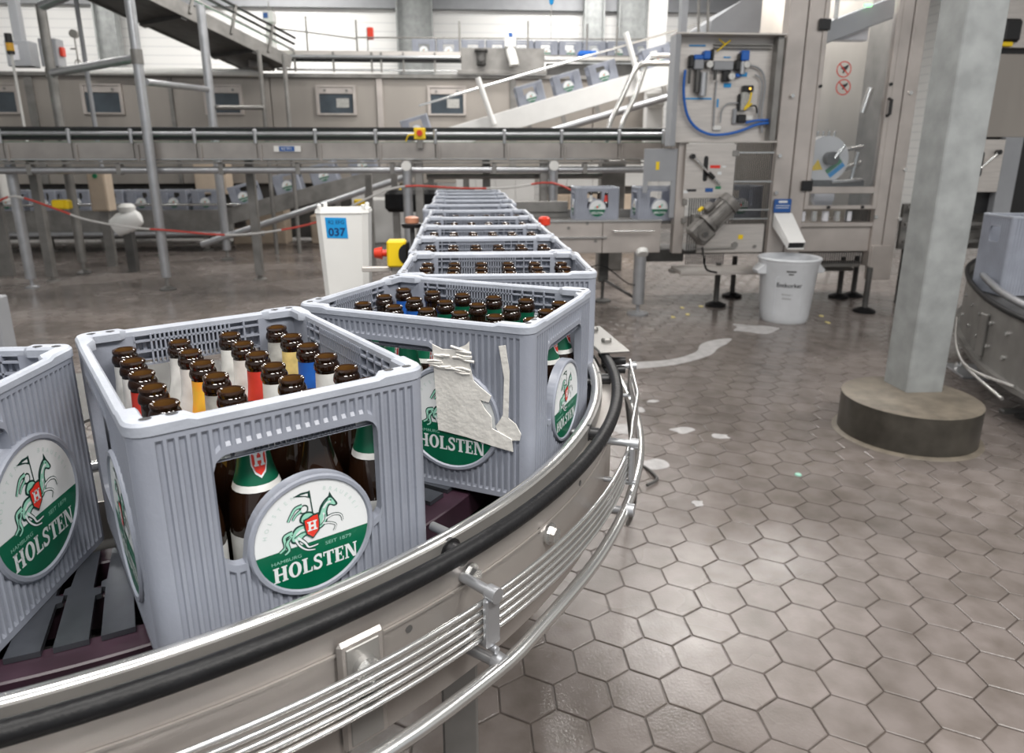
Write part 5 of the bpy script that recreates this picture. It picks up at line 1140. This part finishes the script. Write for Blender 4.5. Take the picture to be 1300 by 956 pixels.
for k in range(6):
    mb = MB(); mb.cyl((3.20 + k * 0.055, YM + 0.36, 1.56 + 0.01 * (k % 2)), (3.21 + k * 0.055, YM + 0.36, 1.64), 0.010, 8); mb.build('sprocket_tooth', 'steel_bright', pk)
for k in range(5):
    mbox('switch_block', 'inner_white', 3.135, 3.20, YM + 0.46, YM + 0.50, 1.75 + k * 0.085, 1.80 + k * 0.085, 0.004)
mb = MB(); mb.cyl((3.24, YM + 0.30, 2.40), (3.24, YM + 0.28, 2.40), 0.018, 12); mb.build('amber_indicator', 'amber_lamp', pk)
mb = MB(); mb.box(3.60, 3.68, YM + 0.33, YM + 0.35, 2.70, 2.73, 0.01); mb.build('green_indicator', 'green_lamp', pk)
mb = MB(); mb.cyl((3.36, YM + 0.35, 2.60), (3.36, YM + 0.35, 2.95), 0.02, 8); mb.box(3.28, 3.62, YM + 0.3, YM + 0.4, 2.76, 2.92, 0.02); mb.build('sensor_cluster', 'white_plastic', pk)
mb = MB(); mb.cyl((3.37, YM + 0.2, 1.04), (3.37, YM + 0.26, 1.04), 0.10, 20); mb.build('pulley', 'inner_white', pk)
# lower row of small rollers under the door
for k in range(5):
    mb = MB(); mb.cyl((3.10 + k * 0.11, YM + 0.05, 0.84), (3.10 + k * 0.11, YM + 0.05, 0.93), 0.03, 12); mb.build('roller', 'steel_bright' if k % 2 else 'inner_white', pk)
# black bar guards
def bars(x0, x1, y, z0, z1, n, par=pk):
    for k in range(n):
        x = x0 + (x1 - x0) * (k + 0.5) / n; mb = MB(); mb.box(x - 0.004, x + 0.004, y - 0.004, y + 0.004, z0, z1); mb.build('guard_bar', 'black_plastic', par, smooth=False)
bars(2.405, 2.77, YM + 0.04, 0.55, 1.53, 20); bars(2.03, 2.40, YM + 0.05, 0.45, 1.05, 18); bars(3.08, 3.74, YM + 0.06, 0.44, 0.56, 30); bars(3.50, 3.74, YM + 0.03, 0.83, 0.94, 12)
for z in (1.44, 1.19, 0.94, 0.86): mbox('guard_wire', 'steel_bright', 2.38, 2.78, YM + 0.02, YM + 0.035, z, z + 0.014, 0.002)
mbox('lower_plate', 'steel', 2.12, 2.74, YM + 0.01, YM + 0.03, 0.56, 0.82)
mbox('plate_sticker', 'yellow_paint', 2.50, 2.545, YM + 0.006, YM + 0.01, 0.685, 0.725, 0)
for x, z in ((2.66, 0.62), (2.47, 0.635)):
    mb = MB(); mb.cyl((x, YM - 0.01, z), (x, YM + 0.02, z), 0.028 if x < 2.5 else 0.014, 14); mb.build('plate_knob', 'steel_dull', pk)
mb = MB(); mb.cyl((2.1, YM - 0.01, 0.60), (2.47, YM - 0.01, 0.61), 0.007, 8); mb.build('pull_rod', 'steel_dull', pk)
mbox('drip_tray', 'steel', 1.98, 2.76, YM - 0.02, YM + 0.3, 0.36, 0.40)
mbox('black_skirt', 'steel_dark', 1.7, 2.1, YM + 0.3, YM + 0.4, 0.44, 0.56)
# lever panel
lp = mbox('lever_panel', 'steel', 1.945, 2.395, YM - 0.05, YM - 0.035, 1.055, 1.52, 0.003)
def lever_panel(x, z, par, s=1.0, mirror=1):
    y = YM - 0.05
    mb = MB(); mb.prism([(x + 0.020 * math.cos(a), z + 0.075 + 0.020 * math.sin(a)) for a in [k * PI / 6 for k in range(7)]] + [(x + 0.020 * math.cos(a), z - 0.105 + 0.020 * math.sin(a)) for a in [PI + k * PI / 6 for k in range(7)]], lambda a, b: (a, y - 0.001, b), lambda a, b: (a, y + 0.002, b)); mb.build('slot', 'black_plastic', par, smooth=False)
    mb = MB(); mb.cyl((x - mirror * 0.13, y - 0.03, z + 0.09), (x + mirror * 0.13, y - 0.03, z - 0.15), 0.010, 10); mb.build('lever_arm', 'steel_bright', par)
    mb = MB(); mb.cyl((x + mirror * 0.02, y - 0.03, z - 0.05), (x + mirror * 0.07, y - 0.03, z - 0.095), 0.020, 12); mb.build('lever_grip', 'black_plastic', par)
    mb = MB(); mb.cyl((x - mirror * 0.13, y, z + 0.09), (x - mirror * 0.13, y - 0.045, z + 0.09), 0.022, 12); mb.build('pivot', 'black_plastic', par)
lever_panel(2.13, 1.325, lp)
for q, m_ in (((2.17, 2.26, 1.315, 1.34), 'label_red'), ((2.28, 2.31, 1.32, 1.335), 'label_white'), ((2.24, 2.275, 1.26, 1.285), 'label_white'), ((1.975, 2.06, 1.115, 1.135), 'ink'), ((1.945, 1.985, 1.10, 1.125), 'label_white'), ((2.14, 2.21, 1.11, 1.145), 'navy_sign'), ((2.23, 2.28, 1.135, 1.16), 'green_belt')):
    mbox('panel_tag', m_, q[0], q[1], YM - 0.053, YM - 0.05, q[2], q[3], 0, lp)
for z in (1.44, 0.90):
    mbox('catch', 'steel_dull', 2.36, 2.42, YM - 0.055, YM - 0.05 + 0.02, z - 0.025 + 0.0, z + 0.025, 0.004)
for z in (1.02, 0.86):
    mbox('catch', 'steel_dull', 1.955, 1.995, YM - 0.03, YM, z - 0.025, z + 0.025, 0.004)
# grey entry guard
eg = MB(); eg.box(1.60, 1.895, YM + 0.02, YM + 0.04, 1.20, 1.48, 0.002); eg.box(1.85, 1.895, YM + 0.02, YM + 0.04, 0.88, 1.20, 0.002); eg.box(1.60, 1.64, YM + 0.02, YM + 0.04, 1.10, 1.20, 0.002)
ego = eg.build('entry_guard', 'grey_paint', pk, smooth=False)
mbox('warning_sticker', 'yellow_paint', 1.705, 1.735, YM + 0.016, YM + 0.02, 1.30, 1.37, 0, ego)
# waste chute
t = thing('waste_chute', 'white sheet-metal chute above the white bin', 'chute', (2.90, YM - 0.02, 0))
P0 = [(-0.10, 0, 0.92), (0.07, 0, 0.92), (0.07, 0, 0.80), (-0.10, 0, 0.80)]; P1 = [(-0.035, -0.22, 0.68), (0.115, -0.22, 0.68), (0.115, -0.20, 0.62), (-0.035, -0.20, 0.62)]
mb = MB(); mb.add(P0 + P1, [[k, (k + 1) % 4, 4 + (k + 1) % 4, 4 + k] for k in range(4)]); mb.build('chute', 'white_sheet', t, smooth=False)
mb = MB(); mb.add([(x, y + 0.012, z + 0.003) for x, y, z in P1], [[0, 1, 2, 3]]); mb.build('mouth', 'black_plastic', t, smooth=False)
mb = MB(); mb.box(-0.11, 0.05, -0.012, 0, 0.925, 1.045, 0.003); pl = mb.build('blue_plate', 'navy_sign', t, smooth=False)
mb = MB(); mb.box(-0.07, 0.01, -0.0135, -0.012, 1.012, 1.03); mb.box(-0.095, 0.035, -0.0132, -0.012, 0.985, 0.990); mb.box(-0.095, 0.03, -0.0132, -0.012, 0.965, 0.970); mb.build('plate_lettering', 'label_white', pl, smooth=False)
# hood over the machine top
mb = MB(); mb.prism([(2.30, 2.52), (2.78, 2.52), (2.78, 2.86), (2.60, 2.80), (2.32, 2.62)], lambda x, z: (x, 6.75, z), lambda x, z: (x, 7.6, z)); tag(mb.build('machine_hood', 'grey_paint', smooth=False), 'pale grey sloping hood behind the pneumatics cabinet', 'hood')
for x in (2.02, 2.10):
    pass
# ================================================================== PNEUMATICS CABINET
pn = thing('pneumatics_cabinet', 'open steel cabinet with blue valves and blue hose on the machine', 'cabinet', (0, 0, 0))
mbox('back_plate', 'steel', 1.845, 2.72, YM + 0.10, YM + 0.115, 1.545, 2.40, 0, pn)
mbox('top_plate', 'steel', 1.80, 2.755, YM - 0.05, YM + 0.12, 2.400, 2.415, 0.003, pn)
mbox('side_plate', 'grey_paint', 1.80, 1.845, YM - 0.05, YM + 0.12, 1.50, 2.40, 0.003, pn)
mbox('bottom_plate', 'steel', 1.845, 2.755, YM - 0.05, YM + 0.12, 1.530, 1.545, 0.003, pn)
mbox('side_post', 'steel_dull', 2.70, 2.755, YM + 0.0, YM + 0.10, 1.545, 2.40, 0.004, pn)
yb = YM + 0.10
def pbox(n_, m_, x0, x1, z0, z1, d=0.06, b=0.008): mbox(n_, m_, x0, x1, yb - d, yb, z0, z1, b, pn, True)
pbox('valve_block', 'grey_paint', 2.00, 2.085, 2.135, 2.215); pbox('valve_block', 'grey_paint', 2.17, 2.345, 2.13, 2.205)
pbox('solenoid', 'blue_plastic', 1.995, 2.085, 2.215, 2.255, 0.05); pbox('solenoid', 'blue_plastic', 2.075, 2.135, 2.215, 2.285, 0.07); pbox('solenoid', 'blue_plastic', 2.405, 2.475, 2.205, 2.29, 0.07); pbox('solenoid', 'blue_plastic', 2.37, 2.42, 2.075, 2.105, 0.05)
pbox('black_coupler', 'black_plastic', 1.955, 1.995, 2.15, 2.25); pbox('black_coupler', 'black_plastic', 2.36, 2.41, 2.13, 2.215); pbox('black_coupler', 'black_plastic', 2.39, 2.40, 2.20, 2.27); pbox('black_coupler', 'black_plastic', 2.145, 2.175, 2.21, 2.30, 0.04); pbox('black_coupler', 'black_plastic', 2.26, 2.33, 2.04, 2.13, 0.05)
pbox('blue_tag', 'blue_sticker', 2.29, 2.355, 1.995, 2.03, 0.006, 0); pbox('blue_tag', 'blue_sticker', 2.43, 2.49, 2.085, 2.12, 0.006, 0); pbox('blue_tag', 'blue_sticker', 1.96, 2.105, 2.325, 2.338, 0.006, 0); pbox('blue_tag', 'blue_sticker', 1.93, 2.19, 1.895, 1.908, 0.006, 0); pbox('blue_tag', 'blue_sticker', 2.24, 2.255, 1.83, 1.90, 0.006, 0); pbox('blue_tag', 'blue_sticker', 2.27, 2.33, 2.235, 2.245, 0.006, 0)
for x, z in ((2.13, 2.175), (2.455, 2.175), (2.33, 2.08)):
    mb = MB(); mb.cyl((x, yb - 0.075, z), (x, yb - 0.02, z), 0.032, 18); g_ = mb.build('pressure_dial', 'steel_dull', pn)
    mb = MB(); mb.cyl((x, yb - 0.078, z), (x, yb - 0.0745, z), 0.027, 18); mb.build('dial_face', 'paper_white', g_)
for x0, z0, z1, r_, m_ in ((2.09, 1.92, 2.11, 0.032, 'steel_tube'), (2.035, 1.95, 2.13, 0.022, 'steel_dark'), (1.965, 2.02, 2.14, 0.012, 'steel_dark'), (2.19, 2.05, 2.13, 0.014, 'steel_dark'), (2.425, 2.10, 2.20, 0.025, 'steel_tube')):
    mb = MB(); mb.cyl((x0, yb - 0.05, z0), (x0, yb - 0.05, z1), r_, 14); mb.build('filter_bowl', m_, pn)
def hose(pts, r_, m_, n_='hose'):
    mb = MB(); mb.tube(spline3([(a, yb - c, b) for a, b, c in pts], 6), r_, 8); mb.build(n_, m_, pn)
hose([(1.925, 2.13, 0.05), (1.92, 2.02, 0.05), (1.93, 1.90, 0.05), (1.97, 1.76, 0.05), (2.05, 1.66, 0.05), (2.17, 1.605, 0.05), (2.30, 1.60, 0.05), (2.45, 1.63, 0.05), (2.60, 1.685, 0.05), (2.72, 1.70, 0.05)], 0.012, 'blue_plastic', 'blue_hose')
hose([(2.50, 1.70, 0.04), (2.60, 1.72, 0.04), (2.74, 1.725, 0.04)], 0.010, 'blue_plastic', 'blue_hose')
hose([(2.48, 2.175, 0.03), (2.56, 2.16, 0.03), (2.62, 2.11, 0.03), (2.65, 2.0, 0.03), (2.64, 1.8, 0.03), (2.66, 1.62, 0.03)], 0.008, 'grey_paint')
hose([(2.55, 2.10, 0.03), (2.615, 2.05, 0.03), (2.62, 1.9, 0.03), (2.60, 1.72, 0.03)], 0.006, 'grey_paint')
hose([(2.22, 2.05, 0.02), (2.215, 1.9, 0.02), (2.22, 1.67, 0.02)], 0.006, 'grey_paint')
hose([(2.42, 1.865, 0.03), (2.33, 1.86, 0.03), (2.28, 1.80, 0.03), (2.275, 1.70, 0.03)], 0.006, 'grey_paint')
hose([(2.20, 2.38, 0.05), (2.26, 2.34, 0.05), (2.30, 2.37, 0.05), (2.19, 2.28, 0.05)], 0.006, 'yellow_paint', 'yellow_lead')
pbox('relay_block', 'black_plastic', 2.45, 2.545, 1.955, 2.01, 0.05); pbox('relay_block', 'paper_grey', 2.44, 2.50, 1.80, 1.955, 0.05); pbox('relay_block', 'black_plastic', 2.42, 2.50, 1.70, 1.77, 0.05); pbox('relay_block', 'grey_paint', 2.385, 2.42, 1.69, 1.82, 0.03); pbox('relay_block', 'black_plastic', 2.42, 2.445, 1.80, 1.94, 0.03)
hose([(2.52, 1.95, 0.06), (2.51, 1.88, 0.06), (2.47, 1.81, 0.06), (2.53, 1.86, 0.06)], 0.009, 'yellow_paint', 'yellow_lead'); hose([(2.50, 1.83, 0.05), (2.57, 1.84, 0.05), (2.59, 1.78, 0.05)], 0.007, 'black_rubber')
pbox('junction', 'white_plastic', 2.215, 2.29, 1.635, 1.675, 0.03); pbox('status_lamp', 'amber_lamp', 2.503, 2.517, 1.975, 1.99, 0.053, 0)
pbox('junction', 'white_plastic', 2.50, 2.57, 1.72, 1.76, 0.03)
for z in (2.335, 2.31): pbox('cable_tray', 'steel_dull', 2.17, 2.68, z, z + 0.008, 0.04, 0)
for x in (2.02, 2.10):
    mb = MB(); mb.cyl((x, YM + 0.05, 2.41), (x - 0.02, YM + 0.05, 2.75), 0.012, 8); mb.build('riser_pipe', 'steel_dull', pn)
mb = MB(); mb.box(2.12, 2.18, YM + 0.9, YM + 1.0, 2.3, 5.9); tag(mb.build('support_post', 'grey_paint', smooth=False), 'grey square post rising behind the pneumatics cabinet', 'post')

# ================================================================== GEAR MOTOR
gm = thing('gear_motor', 'oil-stained grey gear motor hanging askew in front of the machine', 'motor', (2.16, 5.98, 0.86))
Mg = Matrix.Rotation(-0.78, 4, 'Y')    # motor axis rises to the right
def gpart(n_, mb, m_='grey_motor', par=None):
    mb.v = [tuple(Mg @ Vector(p)) for p in mb.v]; return mb.build(n_, m_, par or gm)
mb = MB(); mb.cyl((0.0, 0, 0), (0.20, 0, 0), 0.088, 24); mt = gpart('motor_barrel', mb)
for k in range(16):
    a_ = 2 * PI * k / 16; mb = MB(); mb.box(0.012, 0.19, -0.003, 0.003, 0.084, 0.10, 0, Matrix.Rotation(a_, 4, 'X')); gpart('cooling_fin', mb, 'grey_motor', mt)
mb = MB(); mb.tube([(0.20, 0, 0), (0.225, 0, 0), (0.26, 0, 0), (0.27, 0, 0)], 0.102, 24, r2=0.092); gpart('fan_cowl', mb)
mb = MB(); mb.cyl((-0.03, 0, 0), (0.0, 0, 0), 0.10, 24); gpart('flange', mb)
mb = MB(); mb.box(-0.20, -0.03, -0.075, 0.075, -0.105, 0.09, 0.02); gpart('gearbox', mb)
mb = MB(); mb.cyl((-0.115, -0.075, -0.02), (-0.115, -0.10, -0.02), 0.058, 20); mb.cyl((-0.115, -0.10, -0.02), (-0.115, -0.115, -0.02), 0.028, 14); gpart('output_boss', mb)
mb = MB(); mb.cyl((-0.115, -0.116, -0.02), (-0.115, -0.118, -0.02), 0.022, 12); gpart('shaft_end', mb, 'steel_dark')
mb = MB(); mb.box(0.03, 0.12, -0.06, 0.06, 0.085, 0.135, 0.012); gpart('terminal_box', mb)
mb = MB(); mb.box(-0.01, 0.04, -0.02, 0.02, 0.13, 0.155, 0.006); gpart('yellow_cap', mb, 'yellow_paint')
mb = MB(); mb.tube(spline3([(-0.05, 0, -0.22), (-0.03, -0.02, -0.34), (0.0, -0.02, -0.42), (0.1, 0, -0.45)], 5), 0.009, 8); mb.build('cable', 'black_rubber', gm)
mb = MB(); mb.box(-0.12, 0.02, 0.07, 0.16, -0.14, 0.06, 0.006); mb.build('mounting_plate', 'steel_dull', gm)

# ================================================================== WHITE BIN
bn = thing('waste_bin', 'round white plastic bin with side handles lettered Entkorker', 'bin', (2.86, 5.86, 0))
mb = MB(); mb.lathe([(0.195, 0.0), (0.20, 0.012), (0.208, 0.05), (0.245, 0.50), (0.258, 0.525), (0.262, 0.55), (0.256, 0.565), (0.240, 0.560), (0.232, 0.53), (0.195, 0.03)], 40, cap0=True, cap1=True); mb.build('tub', 'bin_plastic', bn)
mb = MB(); mb.tube([(0.256 * math.cos(2 * PI * k / 40), 0.256 * math.sin(2 * PI * k / 40), 0.555) for k in range(40)], 0.013, 8, closed=True); mb.build('rim', 'bin_plastic', bn)
for s_ in (-1, 1):
    mb = MB(); mb.add([(s_ * 0.235, -0.075, 0.52), (s_ * 0.235, 0.075, 0.52), (s_ * 0.305, 0.06, 0.455), (s_ * 0.305, -0.06, 0.455), (s_ * 0.232, -0.075, 0.43), (s_ * 0.232, 0.075, 0.43), (s_ * 0.298, 0.055, 0.43), (s_ * 0.298, -0.055, 0.43)],
                      [(0, 1, 2, 3), (4, 5, 6, 7), (0, 3, 7, 4), (1, 2, 6, 5), (2, 3, 7, 6), (0, 1, 5, 4)]); mb.build('handle', 'bin_plastic', bn)
def on_bin(u, z, e=0.0015):
    r = 0.208 + 0.037 * (z - 0.05) / 0.45 + e; a_ = -PI / 2 - 0.36 + u / r; return (r * math.cos(a_), r * math.sin(a_), z)
mb = MB(); add_text(mb, 'Entkorker', 0.052, lambda x, y: on_bin(x, 0.345 + y), 0.0008); mb.build('lettering', 'ink', bn, smooth=False)
mb = MB(); add_text(mb, 'Kronen /', 0.024, lambda x, y: on_bin(x - 0.01, 0.265 + y)); add_text(mb, 'Korken', 0.024, lambda x, y: on_bin(x - 0.01, 0.230 + y)); mb.build('lettering', 'steel_dull', bn, smooth=False)
mb = MB()
for a_, b_, c_, d_ in ((-0.035, 0.045, 0.462, 0.474), (-0.015, 0.025, 0.438, 0.450)):
    n_ = 5
    for k in range(n_): u0 = a_ + (b_ - a_) * k / n_; u1 = a_ + (b_ - a_) * (k + 1) / n_; mb.face(on_bin(u0, c_), on_bin(u1, c_), on_bin(u1, d_), on_bin(u0, d_))
mb.build('moulded_mark', 'steel_dark', bn, smooth=False)
mb = MB()
pts = [on_bin(u, z, 0.001) for u, z in ((-0.11, 0.03), (-0.115, 0.40), (-0.10, 0.415), (0.10, 0.415), (0.115, 0.40), (0.11, 0.06))]; mb.tube(pts, 0.003, 6); mb.build('moulded_panel', 'bin_plastic', bn)

# ================================================================== PILLAR
pi_ = thing('pillar', 'square galvanised steel pillar on a round sheathed foot at right', 'pillar', (2.34, 3.28, 0))
mb = MB(); mb.box(0.0, 0.205, 0.04, 0.245, 0.20, 6.0, 0.006); mb.build('shaft', 'galvanised', pi_)
mb = MB(); mb.lathe([(0.332, 0.0), (0.332, 0.205)], 56); mb.build('foot_sheath', 'base_sheet', pi_)
mb = MB(); mb.lathe([(0.332, 0.205), (0.320, 0.212), (0.001, 0.214)], 56); mb.build('foot_top', 'base_top', pi_)
mb = MB(); mb.lathe([(0.36, 0.0), (0.352, 0.006), (0.333, 0.010)], 56); mb.build('sealant_bead', 'base_top', pi_)
mb = MB(); mb.box(0.0, 0.014, -0.002, 0.0, 0, 0.05); 

# ================================================================== RIGHT-HAND CONVEYOR
rc = thing('side_conveyor', 'curved dark stainless conveyor cut off by the right edge', 'conveyor', (0, 0, 0))
RP = spline3([(4.60, 5.72, 0), (4.02, 5.18, 0), (3.60, 4.64, 0), (3.29, 4.13, 0), (3.09, 3.73, 0), (2.96, 3.34, 0), (2.90, 2.95, 0), (2.88, 2.5, 0)], 5)
def roff(d, z):
    out = []
    for i_, p in enumerate(RP):
        t_ = (RP[min(i_ + 1, len(RP) - 1)] - RP[max(i_ - 1, 0)]).normalized(); n_ = Vector((-t_.y, t_.x, 0)); out.append(Vector((p.x + n_.x * d, p.y + n_.y * d, z)))
    return out
def rribbon(n_, m_, d0, d1, z0, z1):
    A, B, C_, D_ = roff(d0, z0), roff(d1, z0), roff(d1, z1), roff(d0, z1); mb = MB()
    for k in range(len(A) - 1):
        for p, q in ((A, B), (B, C_), (C_, D_), (D_, A)): mb.face(p[k], p[k + 1], q[k + 1], q[k])
    mb.face(A[0], B[0], C_[0], D_[0]); mb.face(A[-1], B[-1], C_[-1], D_[-1]); return mb.build(n_, m_, rc)
rribbon('side_panel', 'steel_dull', 0.0, 0.008, 0.235, 0.585); rribbon('bottom_flange', 'steel_dull', -0.03, 0.05, 0.205, 0.234); rribbon('bed', 'steel_dark', 0.01, 0.58, 0.50, 0.525); rribbon('side_panel', 'steel_dull', 0.60, 0.608, 0.30, 0.585)
mb = MB(); mb.tube(roff(0.07, 0.635), 0.022, 10); mb.build('guide_rail', 'steel_tube', rc)
mb = MB(); mb.tube(roff(-0.005, 0.595), 0.016, 10); mb.build('rubber_hose', 'black_rubber', rc)
for k in (11, 14, 17, 20, 23):
    for z in (0.48, 0.34):
        p = roff(0.0, z)[k]; q = roff(-0.014, z)[k]; mb = MB(); mb.cyl(p, q, 0.012, 8); mb.build('bolt', 'steel_bright', rc)
p = roff(0.0, 0)[19]; mb = MB(); mb.box(p.x - 0.03, p.x + 0.01, p.y - 0.03, p.y + 0.03, 0.26, 0.52, 0.006); mb.build('bracket_plate', 'steel_dull', rc)
for d_, z in (((-0.06, -0.10, -0.10, -0.04), (0.36, 0.27, 0.22, 0.25)), ((-0.05, -0.08, -0.10, -0.09), (0.22, 0.215, 0.21, 0.18))):
    mb = MB(); mb.tube(spline3([roff(d_[i_], z[i_])[(13, 17, 21, 26)[i_]] for i_ in range(4)], 5), 0.009, 8); mb.build('guard_rod', 'steel_bright', rc)
mb = MB(); mb.box(3.48, 3.60, 4.16, 4.26, 0.012, 0.24, 0.004); mb.build('leg', 'steel_dull', rc, smooth=False)
mb = MB(); mb.box(-0.28, 0.28, -0.16, 0.16, 0.0, 0.014, 0.003, Matrix.Translation((3.60, 4.22, 0)) @ Matrix.Rotation(-0.25, 4, 'Z')); fp = mb.build('foot_plate', 'steel_tube', rc, smooth=False)
for x, y in ((3.42, 4.36), (3.45, 4.10)):
    mb = MB(); mb.lathe([(0.022, 0.014), (0.022, 0.03), (0.014, 0.045)], 8, (x, y, 0), cap1=True); mb.build('anchor_bolt', 'steel_bright', fp)
# tall fluted crate on it
rt = thing('tall_crate', 'tall fluted grey crate on the conveyor at the right edge', 'crate', (3.745, 4.39, 0.532), -0.07)
mb = crate_body(0.40, 0.30, 0.52, 1, (0.14, 0.26, 0.30, 0.44, 0.014), (0.20, 0.20, 0.09), (0.10, 0.20, 0.34, 0.44, 0.014), (0.15, 0.20, 0.06)); mb.build('body', 'crate_plastic', rt)
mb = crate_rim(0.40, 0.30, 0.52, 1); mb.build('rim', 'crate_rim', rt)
mb = MB(); mb.box(3.0, 4.6, 3.42, 3.46, 0.03, 0.055, 0.004); mb.box(3.1, 3.14, 3.42, 3.46, 0, 0.03); mb.box(4.4, 4.44, 3.42, 3.46, 0, 0.03)
tag(mb.build('floor_bar', 'steel_dark', smooth=False), 'dark flat bar lying on the floor behind the pillar foot', 'bar')
# machine behind the pillar at far right
rm = thing('right_machine', 'beige sheet-metal machine front behind the pillar at the right edge', 'machine', (0, 0, 0))
mbox('upper_panel', 'washer_sheet', 4.14, 6.5, YM + 0.02, YM + 0.06, 1.58, 2.28, 0.004, rm)
mbox('top_panel', 'steel', 4.14, 6.5, YM + 0.02, YM + 0.06, 2.33, 3.8, 0.004, rm)
mbox('shadow_gap', 'black_plastic', 4.22, 6.5, YM + 0.06, YM + 0.10, 0.9, 2.34, 0, rm)  # black sheet standing in for the shade behind the panels
rl = mbox('lever_panel', 'steel', 4.30, 4.86, YM - 0.05, YM - 0.03, 1.10, 1.56, 0.003, rm); lever_panel(4.66, 1.36, rl, 1.0, -1)
mbox('side_post', 'grey_paint', 4.88, 5.05, YM - 0.02, YM + 0.06, 0.3, 1.58, 0.004, rm)
mbox('lower_panel', 'steel_dull', 4.16, 6.5, YM + 0.2, YM + 0.24, 0.55, 0.98, 0.004, rm)
for k in range(3): mbox('cross_rail', 'steel_dull', 4.14, 5.2, YM + 0.1, YM + 0.13, 0.62 + k * 0.16, 0.65 + k * 0.16, 0.003, rm)
mb = MB(); mb.box(4.68, 4.85, YM - 0.03, YM + 0.02, 2.37, 2.56, 0.03); mb.build('knob_box', 'black_plastic', rm)
mb = MB(); mb.box(4.67, 4.78, YM - 0.03, YM + 0.02, 2.335, 2.37, 0.004); mb.build('yellow_strip', 'yellow_paint', rm, smooth=False)
for x in (4.3, 5.6):
    mb = MB(); mb.cyl((x, YM + 0.3, 0), (x, YM + 0.3, 0.6), 0.03, 10); mb.build('leg', 'steel_dark', rm)

# grey post at the left picture edge
t = thing('side_post', 'plain grey square post at the left edge behind the cut-off crate', 'post', (-2.86, 4.25, 0))
mb = MB(); mb.box(-0.10, 0.10, -0.06, 0.06, 0.012, 0.62, 0.008); mb.build('post', 'grey_paint', t)
mb = MB(); mb.box(-0.14, 0.14, -0.10, 0.10, 0.0, 0.012, 0.003); mb.build('foot_plate', 'steel_dull', t)

# white cabinets far behind the row
for x0, x1, z0, z1, lb, m_ in ((-0.1, 1.15, 0.62, 1.10, 'long white cabinet beyond the far end of the crate row', 'white_sheet'), (1.25, 2.9, 0.92, 1.25, 'upper white cabinet left of the packing machine', 'white_sheet'), (1.3, 2.9, 0.10, 0.80, 'low peach cabinet left of the packing machine', 'peach_box')):
    t = thing('wall_cabinet', lb, 'cabinet', ((x0 + x1) / 2, 11.2, 0), 0, 'cabinets beyond the crate row'); n_ = 4
    for k in range(n_):
        a_ = (x0 - x1) / 2 + (x1 - x0) * k / n_; mb = MB(); mb.box(a_ + 0.004, a_ + (x1 - x0) / n_ - 0.004, -0.02, 0.0, z0 + 0.01, z1 - 0.01, 0.003); mb.build('door', m_, t, smooth=False)
    mb = MB(); mb.box((x0 - x1) / 2, (x1 - x0) / 2, 0.0, 0.4, z0, z1); mb.build('carcass', m_, t, smooth=False)
    mb = MB(); mb.box((x0 - x1) / 2 + 0.05, (x1 - x0) / 2 - 0.05, 0.04, 0.36, 0.0, z0); mb.build('plinth', 'steel_dark', t, smooth=False)

# ================================================================== ON THE FLOOR
def blob(name, pts, label, cat, m_, h=0.003):
    mb = MB(); P = smooth_poly(pts, 5); n = len(P); c = (sum(p[0] for p in P) / n, sum(p[1] for p in P) / n)
    mb.prism(P, lambda x, y: (x, y, 0.0003), lambda x, y: (c[0] + (x - c[0]) * 0.96, c[1] + (y - c[1]) * 0.96, h))
    return tag(mb.build(name, m_, smooth=False), label, cat)
blob('foam_streak', [(1.02, 4.50), (1.12, 4.62), (1.46, 4.68), (1.72, 4.86), (1.84, 5.08), (1.98, 5.20), (2.14, 5.24), (2.06, 5.10), (1.93, 4.96), (1.80, 4.78), (1.50, 4.58), (1.20, 4.50)], 'long white streak of foam across the wet tiles', 'foam', 'foam')
random.seed(21)
FP = [(0.86, 3.42, 0.10, 'largest white foam patch beside the curved conveyor'), (1.16, 3.40, 0.06, 'white foam patch right of the largest one'), (1.34, 3.30, 0.045, 'small white foam blot on the tiles, farthest right'), (0.90, 3.0, 0.08, 'white foam patch by the cable loop'), (1.0, 3.72, 0.05, 'white foam blot nearest the foam streak'), (1.12, 3.85, 0.035, 'tiny white foam blot just below the foam streak'), (0.98, 2.6, 0.03, 'small pale foam blot nearest the viewer'), (2.45, 5.55, 0.20, 'pale foam puddle left of the white bin')]
for x, y, r_, lb in FP:
    blob('foam_patch', [(x + r_ * random.uniform(0.6, 1.25) * math.cos(2 * PI * k / 9), y + 0.8 * r_ * random.uniform(0.6, 1.25) * math.sin(2 * PI * k / 9)) for k in range(9)], lb, 'foam', 'foam', 0.002)
mb = MB(); mb.lathe([(0.0155, 0.0), (0.0160, 0.002), (0.0135, 0.0055), (0.0005, 0.006)], 21, (1.535, 2.834, 0.0), cap0=True); tag(mb.build('crown_cap', 'label_mint'), 'teal bottle cap lying on the hexagonal tiles', 'bottle cap')
for x, y, lb in ((1.896, 6.0, 'yellow scrap on floor left of the gear motor, nearest'), (2.062, 6.10, 'yellow scrap on floor, second of the pair below gear motor'), (2.095, 6.377, 'small yellow scrap under the machine, left one'), (2.30, 6.43, 'small yellow scrap under the machine, right one'), (3.192, 5.70, 'yellow scrap on floor right of the white bin'), (3.26, 5.95, 'farther yellow scrap right of the white bin')):
    blob('label_scrap', [(x + 0.022 * random.uniform(0.6, 1.3) * math.cos(2 * PI * k / 6), y + 0.03 * random.uniform(0.6, 1.3) * math.sin(2 * PI * k / 6)) for k in range(6)], lb, 'scrap', 'pale_debris', 0.006)
